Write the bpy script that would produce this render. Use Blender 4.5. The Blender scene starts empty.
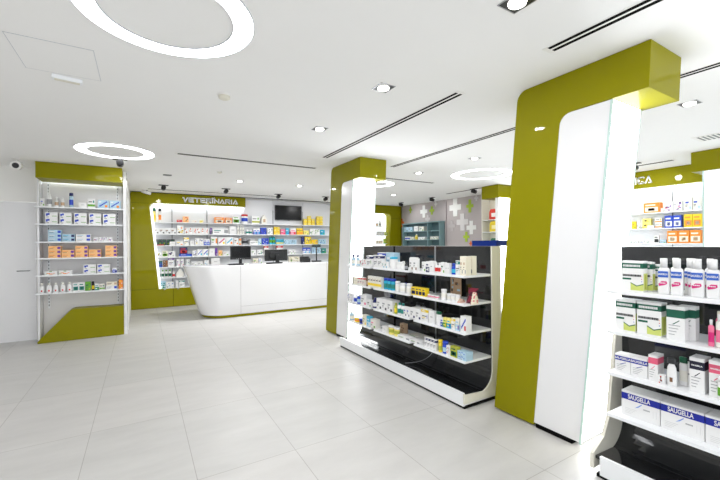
import bpy, bmesh, math, random
from mathutils import Vector, Matrix
random.seed(7)
S = bpy.context.scene
COL = S.collection

# ------------------------------------------------------------------ camera model (720x480 photo)
F, YAW, ROLL, CY, HC = 366.3, math.radians(30.853), math.radians(-.482), 243.6, 1.40
def _axes():
    r = Vector((math.cos(YAW), -math.sin(YAW), 0)); f = Vector((math.sin(YAW), math.cos(YAW), 0)); u = Vector((0, 0, 1))
    c, s = math.cos(ROLL), math.sin(ROLL)
    return r*c + u*s, u*c - r*s, f
RT, UP, FW = _axes()
def at(px, py, X=None, Y=None, Z=None):
    """place measured in the photograph, on a known wall/shelf plane -> point in the room"""
    d = RT*((px-360)/F) + UP*((CY-py)/F) + FW
    t = X/d.x if X is not None else (Y/d.y if Y is not None else (Z-HC)/d.z)
    return Vector((0, 0, HC)) + d*t
CEIL = 2.577

# ------------------------------------------------------------------ materials
MATS = {}
def srgb(c):
    return tuple((x/12.92 if x <= .04045 else ((x+.055)/1.055)**2.4) for x in [v/255 for v in c])
def mat(name, rgb, rough=.45, coat=0, emit=0, metal=0, noise=0, alpha=1, trans=0, ior=1.45, spec=.5):
    if name in MATS: return MATS[name]
    m = bpy.data.materials.new(name); m.use_nodes = True
    nt = m.node_tree; b = nt.nodes['Principled BSDF']
    c = srgb(rgb)
    b.inputs['Base Color'].default_value = (*c, 1)
    b.inputs['Roughness'].default_value = rough
    b.inputs['Metallic'].default_value = metal
    b.inputs['Coat Weight'].default_value = coat
    b.inputs['Coat Roughness'].default_value = .025
    b.inputs['Specular IOR Level'].default_value = spec
    b.inputs['IOR'].default_value = ior
    b.inputs['Transmission Weight'].default_value = trans
    if emit:
        b.inputs['Emission Color'].default_value = (*c, 1); b.inputs['Emission Strength'].default_value = emit
    if noise:
        tc = nt.nodes.new('ShaderNodeTexCoord'); n = nt.nodes.new('ShaderNodeTexNoise')
        n.inputs['Scale'].default_value = 6; n.inputs['Detail'].default_value = 6
        mx = nt.nodes.new('ShaderNodeMix'); mx.data_type = 'RGBA'
        mx.inputs[6].default_value = (*[x*(1-noise) for x in c], 1); mx.inputs[7].default_value = (*[min(1, x*(1+noise)) for x in c], 1)
        nt.links.new(tc.outputs['Object'], n.inputs['Vector']); nt.links.new(n.outputs['Fac'], mx.inputs[0])
        nt.links.new(mx.outputs[2], b.inputs['Base Color'])
    MATS[name] = m
    return m
def paint(rgb, rough=.4):
    """plain printed colour for packaging"""
    return mat('print_%02x%02x%02x_%d' % (*rgb, int(rough*100)), rgb, rough)

WHITE = mat('white_paint', (238, 237, 234), .55)
CEILM = mat('ceiling_plaster', (243, 243, 242), .85, noise=.008)
LACQ = mat('white_lacquer', (232, 232, 234), .18, coat=.3)
SHELF = mat('white_shelf', (236, 238, 240), .3)
CREAM = mat('cream_panel', (222, 219, 205), .5)
GREEN = mat('olive_lacquer', (136, 131, 0), .5, coat=.2, noise=.02, spec=.08)
BLACK = mat('black_gloss', (30, 31, 33), .10, coat=.5)
DARK = mat('dark_gap', (10, 10, 10), .8, spec=.1)
BLK = mat('black_plastic', (22, 22, 24), .35)
SCREEN = mat('dark_screen', (6, 7, 9), .25, spec=.25)
METAL = mat('brushed_steel', (170, 172, 175), .3, metal=.9)
GREYM = mat('grey_metal', (120, 122, 124), .4, metal=.5)
BLUE = mat('blue_laminate', (12, 40, 118), .5, spec=.2)
GLOWP = mat('glow_panel', (250, 252, 255), .4, emit=4.0)
GLOWS = mat('led_strip', (240, 248, 255), .4, emit=3.2)
RING = mat('ring_lamp', (250, 252, 255), .4, emit=3.6)
LAMP = mat('downlight_lamp', (255, 252, 246), .4, emit=4)
GLASSE = mat('frosted_edge', (188, 214, 208), .15, coat=.5)
TEAL = mat('teal_cabinet', (118, 148, 152), .4)
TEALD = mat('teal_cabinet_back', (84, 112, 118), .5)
GWALL = mat('taupe_wall', (178, 170, 170), .75, noise=.02)

# ------------------------------------------------------------------ mesh helpers
class MB:
    """collects shapes with per-face materials, links them as ONE mesh object"""
    def __init__(s): s.bm = bmesh.new(); s.mats = []
    def mi(s, m):
        if m not in s.mats: s.mats.append(m)
        return s.mats.index(m)
    def box(s, x0, x1, y0, y1, z0, z1, m):
        v = [s.bm.verts.new(p) for p in ((x0,y0,z0),(x1,y0,z0),(x1,y1,z0),(x0,y1,z0),(x0,y0,z1),(x1,y0,z1),(x1,y1,z1),(x0,y1,z1))]
        k = s.mi(m)
        for q in ((3,2,1,0),(4,5,6,7),(0,1,5,4),(1,2,6,5),(2,3,7,6),(3,0,4,7)):
            f = s.bm.faces.new([v[i] for i in q]); f.material_index = k
        return s
    def prism(s, pts, plane, a, b, m, side=None):
        """extrude polygon pts (2D) along the axis missing from plane"""
        def P(u, v, w):
            return {'XY': (u, v, w), 'XZ': (u, w, v), 'YZ': (w, u, v)}[plane]
        A = [s.bm.verts.new(P(u, v, a)) for u, v in pts]; B = [s.bm.verts.new(P(u, v, b)) for u, v in pts]
        k = s.mi(m); k2 = s.mi(side or m); n = len(pts)
        fs = [s.bm.faces.new(A), s.bm.faces.new(B[::-1])]
        for f in fs: f.material_index = k
        for i in range(n):
            f = s.bm.faces.new((A[i], B[i], B[(i+1) % n], A[(i+1) % n])); f.material_index = k2; fs.append(f)
        bmesh.ops.recalc_face_normals(s.bm, faces=fs)
        return s
    def lathe(s, prof, m, seg=14, sx=1, sy=1, c=(0, 0, 0), mats=None):
        """prof: (radius, z) list; mats: optional per-span materials"""
        rings = []
        for r, z in prof:
            rings.append([s.bm.verts.new((c[0]+sx*r*math.cos(2*math.pi*i/seg), c[1]+sy*r*math.sin(2*math.pi*i/seg), c[2]+z)) for i in range(seg)])
        for j in range(len(rings)-1):
            k = s.mi(mats[j] if mats else m)
            for i in range(seg):
                f = s.bm.faces.new((rings[j][i], rings[j][(i+1) % seg], rings[j+1][(i+1) % seg], rings[j+1][i])); f.material_index = k; f.smooth = True
        f = s.bm.faces.new(rings[0][::-1]); f.material_index = s.mi(mats[0] if mats else m)
        f = s.bm.faces.new(rings[-1]); f.material_index = s.mi(mats[-1] if mats else m)
        return s
    def bar(s, p, q, r, m, seg=10):
        p, q = Vector(p), Vector(q); d = (q-p).normalized()
        a = d.orthogonal().normalized(); b = d.cross(a); k = s.mi(m)
        R = [[s.bm.verts.new(o + (a*math.cos(2*math.pi*i/seg) + b*math.sin(2*math.pi*i/seg))*r) for i in range(seg)] for o in (p, q)]
        for i in range(seg):
            f = s.bm.faces.new((R[0][i], R[0][(i+1) % seg], R[1][(i+1) % seg], R[1][i])); f.material_index = k; f.smooth = True
        for R_ in (R[0][::-1], R[1]):
            f = s.bm.faces.new(R_); f.material_index = k
        return s
    def data(s, name):
        me = bpy.data.meshes.new(name); s.bm.to_mesh(me); s.bm.free()
        for m in s.mats: me.materials.append(m)
        return me
    def build(s, name, parent=None, bevel=0, loc=None, rz=0):
        o = bpy.data.objects.new(name, s.data(name)); COL.objects.link(o)
        if parent: o.parent = parent
        if loc is not None: o.location = loc
        if rz: o.rotation_euler.z = rz
        if bevel:
            b = o.modifiers.new('bevel', 'BEVEL'); b.width = bevel; b.segments = 2; b.limit_method = 'ANGLE'
        return o
def tag(o, label=None, cat=None, group=None, kind=None):
    for k, v in (('label', label), ('category', cat), ('group', group), ('kind', kind)):
        if v: o[k] = v
    return o
def empty(name, loc=(0, 0, 0), rz=0):
    o = bpy.data.objects.new(name, None); COL.objects.link(o); o.location = loc; o.rotation_euler.z = rz; o.empty_display_size = .1
    return o
def struct(name, mb, **k):
    return tag(mb.build(name, **k), kind='structure')
def arc(cx, cy, r, a0, a1, n=7):
    return [(cx+r*math.cos(math.radians(a0+(a1-a0)*i/n)), cy+r*math.sin(math.radians(a0+(a1-a0)*i/n))) for i in range(n+1)]
def fillet(pts, rad, n=6):
    """round the polygon corners; rad = dict index->radius"""
    out = []
    for i, p in enumerate(pts):
        if i not in rad: out.append(p); continue
        p = Vector(p); a = Vector(pts[i-1]); b = Vector(pts[(i+1) % len(pts)]); r = rad[i]
        da, db = (a-p).normalized(), (b-p).normalized()
        h = math.acos(max(-1, min(1, da.dot(db))))/2; t = r/math.tan(h)
        A, B = p+da*t, p+db*t; c = p+(da+db).normalized()*(r/math.sin(h))
        va, vb = A-c, B-c; ang = va.angle_signed(vb) if hasattr(va, 'angle_signed') else 0
        for k in range(n+1):
            w = k/n; th = -ang*w
            out.append((c.x+va.x*math.cos(th)-va.y*math.sin(th), c.y+va.x*math.sin(th)+va.y*math.cos(th)))
    return [tuple(p) for p in out]

# stroke lettering ----------------------------------------------------------
GLY = {
 'V': [[(0, 1), (.18, 1), (.5, 0), (1, 1)]], 'E': [[(1, 1), (0, 1), (0, 0), (1, 0)], [(0, .5), (.9, .5)]],
 'T': [[(0, 1), (1, 1)], [(.5, 1), (.5, 0)]], 'R': [[(0, 0), (0, 1), (.85, 1), (1, .85), (1, .62), (.85, .48), (0, .48)], [(.45, .48), (1, 0)]],
 'I': [[(.5, 0), (.5, 1)]], 'N': [[(0, 0), (0, 1), (1, 0), (1, 1)]],
 'A': [[(0, 0), (.5, 1), (1, 0), (.55, 0)]], 'C': [[(1, .92), (.85, 1), (.15, 1), (0, .85), (0, .15), (.15, 0), (.85, 0), (1, .08)]],
}
def letters(word, w, h, gap, t, depth, m):
    """word drawn as flat strokes in local XZ, front towards -Y"""
    mb = MB(); x = 0; k = mb.mi(m); up = .011
    for ch in word:
        ww = w*.25 if ch == 'I' else w
        for st in GLY[ch]:
            for (a, b), (c, d) in zip(st, st[1:]):
                p, q = Vector((x+a*ww, b*h)), Vector((x+c*ww, d*h)); dr = (q-p).normalized(); n = Vector((-dr.y, dr.x))*t/2
                p -= dr*t/2; q += dr*t/2
                c4 = [p+n, q+n, q-n, p-n]
                mb.prism([tuple(v) for v in c4], 'XZ', -depth, 0, m)
        x += ww+gap
    return mb
def text(body, size, m, parent=None, loc=(0, 0, 0), rot=(0, 0, 0), sx=1, bold=0, name='lettering'):
    cu = bpy.data.curves.new(name, 'FONT'); cu.body = body; cu.size = size; cu.extrude = .0004; cu.offset = bold
    cu.align_x = 'CENTER'; cu.align_y = 'CENTER'; cu.materials.append(m)
    o = bpy.data.objects.new(name, cu); COL.objects.link(o); o.parent = parent
    bpy.context.view_layer.update()
    me = bpy.data.meshes.new_from_object(o.evaluated_get(bpy.context.evaluated_depsgraph_get()))
    bpy.data.objects.remove(o)
    o = bpy.data.objects.new(name, me); COL.objects.link(o); o.parent = parent
    o.location = loc; o.rotation_euler = rot; o.scale = (sx, 1, 1)
    return o

# ================================================================== THE ROOM
# floor with large rectangular tiles
fm = bpy.data.materials.new('floor_tiles'); fm.use_nodes = True
nt = fm.node_tree; L = nt.links.new; b = nt.nodes['Principled BSDF']
tc = nt.nodes.new('ShaderNodeTexCoord'); mp = nt.nodes.new('ShaderNodeMapping'); mp.inputs['Location'].default_value = (.335, -.337, 0)
br = nt.nodes.new('ShaderNodeTexBrick'); br.offset = 0; br.squash = 1
br.inputs['Scale'].default_value = 1; br.inputs['Brick Width'].default_value = .613; br.inputs['Row Height'].default_value = 1.018
br.inputs['Mortar Size'].default_value = .0022; br.inputs['Mortar Smooth'].default_value = .2; br.inputs['Bias'].default_value = 0
br.inputs['Color1'].default_value = (*srgb((196, 194, 192)), 1); br.inputs['Color2'].default_value = (*srgb((191, 190, 188)), 1)
br.inputs['Mortar'].default_value = (*srgb((156, 153, 149)), 1)
ns = nt.nodes.new('ShaderNodeTexNoise'); ns.inputs['Scale'].default_value = 2.2; ns.inputs['Detail'].default_value = 8; ns.inputs['Roughness'].default_value = .65
mp2 = nt.nodes.new('ShaderNodeMapping'); mp2.inputs['Rotation'].default_value = (0, 0, .4); mp2.inputs['Scale'].default_value = (.8, 2.6, 1)
cr = nt.nodes.new('ShaderNodeValToRGB'); cr.color_ramp.elements[0].color = (.88, .88, .88, 1); cr.color_ramp.elements[0].position = .3; cr.color_ramp.elements[1].color = (1, 1, 1, 1); cr.color_ramp.elements[1].position = .7
mx = nt.nodes.new('ShaderNodeMix'); mx.data_type = 'RGBA'; mx.blend_type = 'MULTIPLY'; mx.inputs[0].default_value = 1
L(tc.outputs['Object'], mp.inputs['Vector']); L(mp.outputs['Vector'], br.inputs['Vector'])
L(tc.outputs['Object'], mp2.inputs['Vector']); L(mp2.outputs['Vector'], ns.inputs['Vector']); L(ns.outputs['Fac'], cr.inputs[0])
L(br.outputs['Color'], mx.inputs[6]); L(cr.outputs[0], mx.inputs[7]); L(mx.outputs[2], b.inputs['Base Color'])
b.inputs['Roughness'].default_value = .42; b.inputs['Specular IOR Level'].default_value = .45
XL, XR, YF, YBK = -3.2, 7.45, -3.0, 9.62
struct('floor', MB().box(XL, XR, YF, YBK, -.1, 0, fm))
struct('ceiling', MB().box(XL, XR, YF, YBK, CEIL, CEIL+.1, CEILM))  # plaster slab
struct('wall_back', MB().box(-.2, XR, YBK, YBK+.1, 0, CEIL, WHITE))
struct('wall_right', MB().box(XR, XR+.1, YF, YBK, 0, CEIL, WHITE))
struct('wall_left', MB().box(XL-.1, XL, YF, 7.2, 0, CEIL, WHITE))
# wall with the flush white door: wall around, leaf, handle
DY = 7.2
w = MB(); w.box(XL, -2.25, DY, DY+.12, 0, CEIL, WHITE); w.box(-2.25, -1.345, DY, DY+.12, 2.06, CEIL, WHITE); w.box(-1.345, -.19, DY, DY+.12, 0, CEIL, WHITE)
struct('wall_door_side', w)
struct('wall_passage', MB().box(-.32, -.2, DY+.12, YBK, 0, CEIL, WHITE))
dr = struct('door_1', MB().box(-2.246, -1.349, DY+.004, DY+.05, .008, 2.054, LACQ))
hd = MB(); hd.bar((-1.43, DY+.004, 1.04), (-1.43, DY-.05, 1.04), .011, METAL).bar((-1.43, DY-.05, 1.04), (-1.56, DY-.05, 1.04), .009, METAL)
hd.lathe([(.026, 0), (.026, .006)], METAL, c=(0, 0, 0)) if False else None
o = hd.build('door_handle', dr); tag(o, 'straight steel lever handle')
struct('shadow_gap_1', MB().box(.0-.2, 5.0, 9.3, 9.335, CEIL-.012, CEIL-.001, DARK))  # dark strip painting the shadow gap where wall meets ceiling

# ================================================================== CEILING FITTINGS
TRIM = mat('pale_trim', (190, 194, 200), .5)
def ring(cx, cy, ro, ri, label):
    e = empty('ring_ceiling_lamp', (cx, cy, CEIL)); tag(e, label, 'ceiling lamp', 'glowing ring lamps in the ceiling')
    def ann(r0, r1, z0, z1, m, n=72):
        mb = MB(); bm = mb.bm; k = mb.mi(m)
        R = [[bm.verts.new((r*math.cos(2*math.pi*i/n), r*math.sin(2*math.pi*i/n), z)) for i in range(n)] for r, z in ((r0, z0), (r1, z0), (r1, z1), (r0, z1))]
        for j in range(4):
            for i in range(n):
                f = bm.faces.new((R[j][i], R[(j+1) % 4][i], R[(j+1) % 4][(i+1) % n], R[j][(i+1) % n])); f.material_index = k
        return mb
    ann(ri, ro, -.004, -.0005, RING).build('diffuser', e)
    ann(ro, ro+.004, -.006, -.0003, TRIM).build('outer_trim_ring', e)
    ann(ri-.004, ri, -.006, -.0003, TRIM).build('inner_trim_ring', e)
ring(.13, 2.11, .418, .315, 'big glowing ring lamp nearest the camera, above the open floor')
ring(-.26, 5.50, .42, .30, 'glowing ring lamp in front of the unit beside the door')
ring(5.04, 4.34, .51, .385, 'glowing ring lamp beyond the gondola, near the plus-sign wall')
ring(4.0, 6.05, .36, .25, 'glowing ring lamp half hidden behind the middle pillar')
def downlight(x, y, lit=True, power=4):
    e = empty('recessed_downlight', (x, y, CEIL))
    DL.append((x, y, e, lit))
    m = MB()
    s_ = .066; k = .061
    for (a, b_, c, d) in ((-s_, s_, -s_, -k), (-s_, s_, k, s_), (-s_, -k, -k, k), (k, s_, -k, k)):
        m.box(a, b_, c, d, -.004, -.0005, METAL)
    m.build('square_frame', e)
    MB().box(-k, k, -k, k, -.003, -.0006, BLK).build('black_insert', e)
    MB().lathe([(.041, -.012), (.044, -.0031)], LAMP if lit else GREYM, seg=24).build('lamp', e)
    if lit:
        l = bpy.data.lights.new('downlight_beam', 'AREA'); l.shape = 'DISK'; l.size = .09; l.energy = power; l.color = (1, 1, 1)
        lo = bpy.data.objects.new('downlight_beam', l); COL.objects.link(lo); lo.parent = e; lo.location = (0, 0, -.014)
DL = []
for x, y in ((1.59, 1.14), (1.58, 2.28), (1.575, 3.42), (4.04, 1.24), (4.0, 2.4), (4.0, 3.56), (3.99, 4.75), (5.26, 7.2), (5.3, 8.2), (.38, -.1), (-1.4, .4), (-1.5, 3.6), (6.2, 3.3)):
    downlight(x, y)
downlight(.385, 6.92, lit=False); downlight(1.58, 6.97, power=16); downlight(2.75, 6.97, power=16)  # the pair over the counter is lit strongly to brighten it
dn = {0: 'lit square downlight at the top edge, before the long air slots', 1: 'lit square downlight above the open floor, between two long air slots', 2: 'lit square downlight near the end of the air slot before the middle pillar',
      3: 'lit square downlight beside the tip of the near green bracket', 4: 'lit square downlight behind the near green pillar', 5: 'lit square downlight close to the ring lamp beyond the gondola', 6: 'lit square downlight between the middle pillar and the far ring lamp',
      7: 'lit square downlight near the far lime green panel', 8: 'lit square downlight farthest back before the lime panel', 9: 'lit square downlight above the camera position', 10: 'lit square downlight beside the near ceiling ring', 11: 'lit square downlight between the two rings on the door side', 12: 'lit square downlight near the wall with orange cartons',
      13: 'unlit square downlight above the gap by the green panel', 14: 'square downlight lit to brighten the counter, in front of the sign', 15: 'square downlight lit to brighten the counter, in front of the television'}
for i, (x, y, e, lit) in enumerate(DL): tag(e, dn[i], 'downlight', 'recessed square downlights')
def slot(x0, x1, y0, y1, label, along='Y'):
    e = empty('linear_air_diffuser', ((x0+x1)/2, (y0+y1)/2, CEIL)); tag(e, label, 'air vent', 'long slot air diffusers')
    hx, hy = (x1-x0)/2, (y1-y0)/2
    MB().box(-hx, hx, -hy, hy, -.003, -.0005, WHITE).build('flange', e)
    if along == 'Y':
        for c in (-.023, .023): MB().box(c-.013, c+.013, -hy+.03, hy-.03, -.0045, -.0031, DARK).build('slot_opening', e)
    else:
        for c in (-.019, .019): MB().box(-hx+.03, hx-.03, c-.012, c+.012, -.0045, -.0031, DARK).build('slot_opening', e)
slot(2.11, 2.20, 2.04, 4.55, 'long double-slot air diffuser running towards the middle pillar')
slot(2.11, 2.20, -.6, 1.345, 'long double-slot air diffuser in front of the near green bracket')
slot(3.27, 3.36, -.4, 4.6, 'long double-slot air diffuser passing behind the near green pillar')
slot(.38, 2.36, 5.19, 5.27, 'cross-running double-slot air diffuser on the door side of middle pillar', 'X')
slot(3.3, 4.95, 5.38, 5.46, 'cross-running double-slot air diffuser behind the middle pillar', 'X')
slot(.1, 3.0, 8.72, 8.80, 'cross-running double-slot air diffuser above the back counter', 'X')
slot(6.25, 6.34, 5.3, 6.5, 'short double-slot air diffuser near the plus-sign wall')
slot(6.6, 6.69, 2.2, 3.2, 'short double-slot air diffuser near the orange carton wall')
def spot(px, py, label, Z=CEIL, aim=0, power=40):
    p = at(px, py, Z=Z-.04); e = empty('ceiling_spotlight', (p.x, p.y, CEIL), aim); tag(e, label, 'spotlight', 'black ceiling spotlights')
    MB().box(-.085, .085, -.04, .04, -.014, -.0005, BLK).build('mount', e, .004)
    m = MB(); m.bar((0, 0, -.014), (0, 0, -.03), .014, BLK); m.build('swivel', e)
    m = MB(); m.bar((0, -.05, -.052), (0, .05, -.066), .042, BLK, 18); m.build('lamp_head', e)
    m = MB(); m.bar((0, .0502, -.066), (0, .055, -.0667), .034, LAMP, 18); m.build('lamp_glass', e)
    l = bpy.data.lights.new('spotlight_beam', 'SPOT'); l.energy = power; l.spot_size = math.radians(110); l.spot_blend = .9; l.shadow_soft_size = .05
    lo = bpy.data.objects.new('spotlight_beam', l); COL.objects.link(lo); lo.parent = e; lo.location = (0, .075, -.075); lo.rotation_euler = (math.radians(48), 0, 0)
for a in ((120, 161.8, 'black spotlight above the shelf unit beside the door'), (163.5, 187, 'black spotlight above the start of the green sign panel'), (226, 190.5, 'black spotlight above the end of the VETERINARIA lettering', 2.5), (278.3, 195.8, 'black spotlight above the television'),
          (325.5, 198.3, 'black spotlight next to the middle green pillar'), (401, 204, 'black spotlight in the corner of lime panel and taupe wall'), (432, 199, 'black spotlight above the teal wall cabinet'), (474, 190.5, 'black spotlight above the big plus signs'), (634, 166, 'black spotlight in front of the ICA lettering')):
    spot(*a[:3], aim=0 if a[0] < 400 else -math.pi/2, power=a[3] if len(a) > 3 else 7 if a[0] < 400 else (4 if a[0] < 600 else 10))
# hatch, emergency light, smoke detector, speaker
e = empty('ceiling_hatch', (-.44, 2.95, CEIL)); tag(e, 'flush square access hatch in the ceiling near the door side', 'hatch')
MB().box(-.2, .2, -.235, .235, -.0022, -.0005, CEILM).build('hatch_leaf', e)
m = MB(); 
for a in ((-.203, -.2, -.238, .238), (.2, .203, -.238, .238), (-.203, .203, -.238, -.235), (-.203, .203, .235, .238)): m.box(*a, -.0024, -.0004, TRIM)
m.build('gap_frame', e)
e = empty('emergency_light', (-.435, 3.24, CEIL), .15); tag(e, 'small white emergency light beside the ceiling hatch', 'emergency light')
MB().box(-.085, .085, -.025, .025, -.028, -.0005, SHELF).build('housing', e, bevel=.004)
MB().box(-.07, .07, -.018, .018, -.03, -.0281, CREAM).build('lens', e)
e = empty('smoke_detector', (.57, 3.02, CEIL)); tag(e, 'round white smoke detector on the bare ceiling', 'smoke detector')
MB().lathe([(.05, -.008), (.052, -.0005)], WHITE, seg=24).build('base_plate', e)
MB().lathe([(.025, -.034), (.042, -.026), (.044, -.0081)], CREAM, seg=24).build('sensor_cover', e)
e = empty('smoke_detector', (1.09, 6.2, CEIL)); tag(e, 'tiny round detector above the aisle before the counter', 'smoke detector')
MB().lathe([(.04, -.008), (.042, -.0005)], WHITE, seg=20).build('base_plate', e)
MB().lathe([(.02, -.03), (.034, -.022), (.036, -.0081)], CREAM, seg=20).build('sensor_cover', e)
e = empty('ceiling_speaker', (5.55, 1.5, CEIL)); tag(e, 'square white grille in the ceiling above the second shelf row', 'ceiling vent')
MB().box(-.15, .15, -.15, .15, -.006, -.0005, WHITE).build('surround', e)
m = MB()
for i in range(6): m.box(-.12, .12, -.12+i*.042, -.10+i*.042, -.008, -.0061, GREYM)
m.build('grille', e)
# security camera on the wall above the door
p = at(17, 159.5, Y=6.62)
e = empty('security_camera', (p.x, 6.62, CEIL)); tag(e, 'small round white security camera above the white door', 'camera')
MB().lathe([(.04, -.01), (.045, -.0005)], WHITE, seg=20).build('mount', e)
m = MB(); m.bar((0, 0, -.01), (0, -.01, -.04), .016, WHITE); m.build('bracket_arm', e)
m = MB(); m.bar((0, .03, -.08), (.0, -.07, -.095), .058, WHITE, 20); m.build('camera_body', e)
m = MB(); m.bar((0, -.0702, -.095), (0, -.076, -.096), .036, BLK, 20); m.build('lens', e)
# small arm sensor at the start of the green panel
p = at(146, 184.5, Y=9.1)
e = empty('security_camera', (.12, 9.0, CEIL)); tag(e, 'small white security camera on an arm above the tall green panel', 'camera')
m = MB(); m.bar((0, 0, -.0005), (-.03, -.03, -.05), .012, GREYM); m.build('bracket_arm', e)
m = MB(); m.bar((-.1, .0, -.03), (.06, -.05, -.08), .03, WHITE, 16); m.build('camera_body', e)

# ================================================================== PRODUCTS
W = (230, 230, 230)
C = dict(white=W, offwhite=(226, 224, 216), cream=(233, 227, 210), blue=(35, 70, 185), navy=(28, 34, 90), lightblue=(172, 202, 220), teal=(30, 130, 120), cyan=(50, 170, 205),
         green=(95, 160, 40), darkgreen=(20, 90, 62), olive=(170, 175, 60), yellow=(235, 205, 40), orange=(238, 140, 50), peach=(244, 190, 130), red=(200, 40, 40), pink=(225, 110, 145),
         magenta=(200, 30, 110), purple=(110, 60, 150), brown=(120, 85, 60), grey=(150, 152, 155), dark=(50, 52, 55), black=(25, 25, 28), maroon=(120, 25, 45), tan=(190, 160, 130), paleyellow=(240, 225, 130))
def pc(n, r=.4): return paint(C[n], r)
CACHE = {}
def cmesh(key, fn):
    if key not in CACHE: CACHE[key] = fn()
    return CACHE[key]
def carton_mesh(w, d, h, base, a1, a2, style, seed):
    rnd = random.Random(seed); mb = MB()
    x0, x1 = -w/2, w/2
    B = pc(base); A = pc(a1); A2 = pc(a2)
    if style == 'topband':      # wide coloured band under the top
        z = [0, h*.74, h*.94, h]; ms = [B, A, B]
        for i in range(3): mb.box(x0, x1, 0, d, z[i], z[i+1], ms[i])
    elif style == 'half':
        z = [0, h*.5, h]; ms = [A, B]
        for i in range(2): mb.box(x0, x1, 0, d, z[i], z[i+1], ms[i])
    else:
        mb.box(x0, x1, 0, d, 0, h, B)
    e = .0006
    def mark(u0, u1, v0, v1, m): mb.box(x0+u0*w, x0+u1*w, -e, .0002, v0*h, v1*h, m)
    D = pc('dark')
    if style == 'plain':
        mark(.12, .55, .55, .68, A); mark(.12, .4, .4, .45, D); mark(.12, .35, .3, .34, D); mark(.62, .9, .1, .3, A2)
    elif style == 'blank':
        mark(.3, .7, .5, .56, pc('grey'))
    elif style == 'band':
        mark(0, 1, .15, .38, A); mark(.1, .6, .6, .7, D); mark(.7, .9, .55, .8, A2)
    elif style == 'topband':
        mark(.14, .62, .8, .87, B); mark(.12, .8, .42, .48, D); mark(.12, .6, .3, .35, A); mark(.12, .45, .2, .23, D); mark(.84, .9, .3, .6, A2)
    elif style == 'half':
        mark(.1, .8, .62, .75, A); mark(.1, .6, .2, .3, B); mark(.6, .9, .1, .42, A2)
    elif style == 'side':       # coloured tag at one end
        mark(.72, .97, .2, .8, A); mark(.08, .5, .55, .7, A2); mark(.08, .4, .3, .38, D)
    elif style == 'swirl':      # blue mark and green line
        mark(.07, .2, .35, .8, A); mark(.2, .36, .52, .86, A); mark(.55, .95, .3, .4, A2); mark(.1, .3, .12, .2, D)
    elif style == 'diag':
        for i in range(6): mark(.12+i*.12, .26+i*.12, .2+i*.1, .36+i*.1, A)
        mark(.62, .86, .12, .4, A2); mark(.08, .3, .7, .86, pc('white'))
    elif style == 'busy':
        for i in range(8):
            u = rnd.uniform(.05, .7); v = rnd.uniform(.08, .8); mark(u, u+rnd.uniform(.1, .28), v, v+rnd.uniform(.05, .16), rnd.choice((A, A2, A, D)))
    elif style == 'picture':
        mark(.1, .9, .12, .55, A); mark(.3, .7, .2, .45, A2); mark(.12, .75, .7, .82, A)
    return mb.data('carton')
def bottle_mesh(r, h, base, a1, a2, style, oval=1):
    """body with shoulder; the label is part of the body"""
    mb = MB(); B = pc(base, .25); A = pc(a1)
    hb = h*.80
    if style in ('round', 'reddot'): prof = [(r*.9, 0), (r, h*.03), (r, hb*.2), (r, hb*.62), (r*.9, hb*.82), (r*.55, hb*.96), (r*.4, hb)]
    elif style == 'tub': prof = [(r*.95, 0), (r, h*.04), (r, h*.25), (r, h*.62), (r, h*.78), (r, hb), (r, hb)]
    else: prof = [(r*.92, 0), (r, h*.03), (r, hb*.2), (r, hb*.66), (r, hb*.90), (r*.8, hb*.97), (r*.45, hb)]
    ms = [B, B, B if style == 'reddot' else A, B, B, B]
    mb.lathe(prof, B, seg=16, sy=oval, c=(0, r*oval, 0), mats=ms)
    e = .0006
    if style == 'reddot': mb.box(-r*.3, r*.3, -.001, r*.12, h*.14, h*.30, A)
    return mb.data('bottle')
def cap_mesh(r, h, col, oval, style):
    mb = MB(); A = pc(col, .3)
    if style == 'pump':
        mb.lathe([(r*.5, h*.80), (r*.5, h*.86), (r*.16, h*.87), (r*.16, h*.95)], A, seg=12, c=(0, r*oval, 0))
        mb.box(-r*.75, r*.3, r*oval-r*.2, r*oval+r*.2, h*.95, h, A)
    elif style == 'tub':
        mb.lathe([(r*1.04, h*.8), (r*1.04, h*.98), (r*.98, h)], A, seg=16, sy=oval, c=(0, r*oval, 0))
    elif style == 'tall':
        mb.lathe([(r*.97, h*.8-h*.01), (r*.97, h*.96), (r*.8, h)], A, seg=16, sy=oval, c=(0, r*oval, 0))
    else:
        mb.lathe([(r*.5, h*.8), (r*.52, h*.97), (r*.45, h)], A, seg=12, c=(0, r*oval, 0))
    return mb.data('cap')
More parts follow.
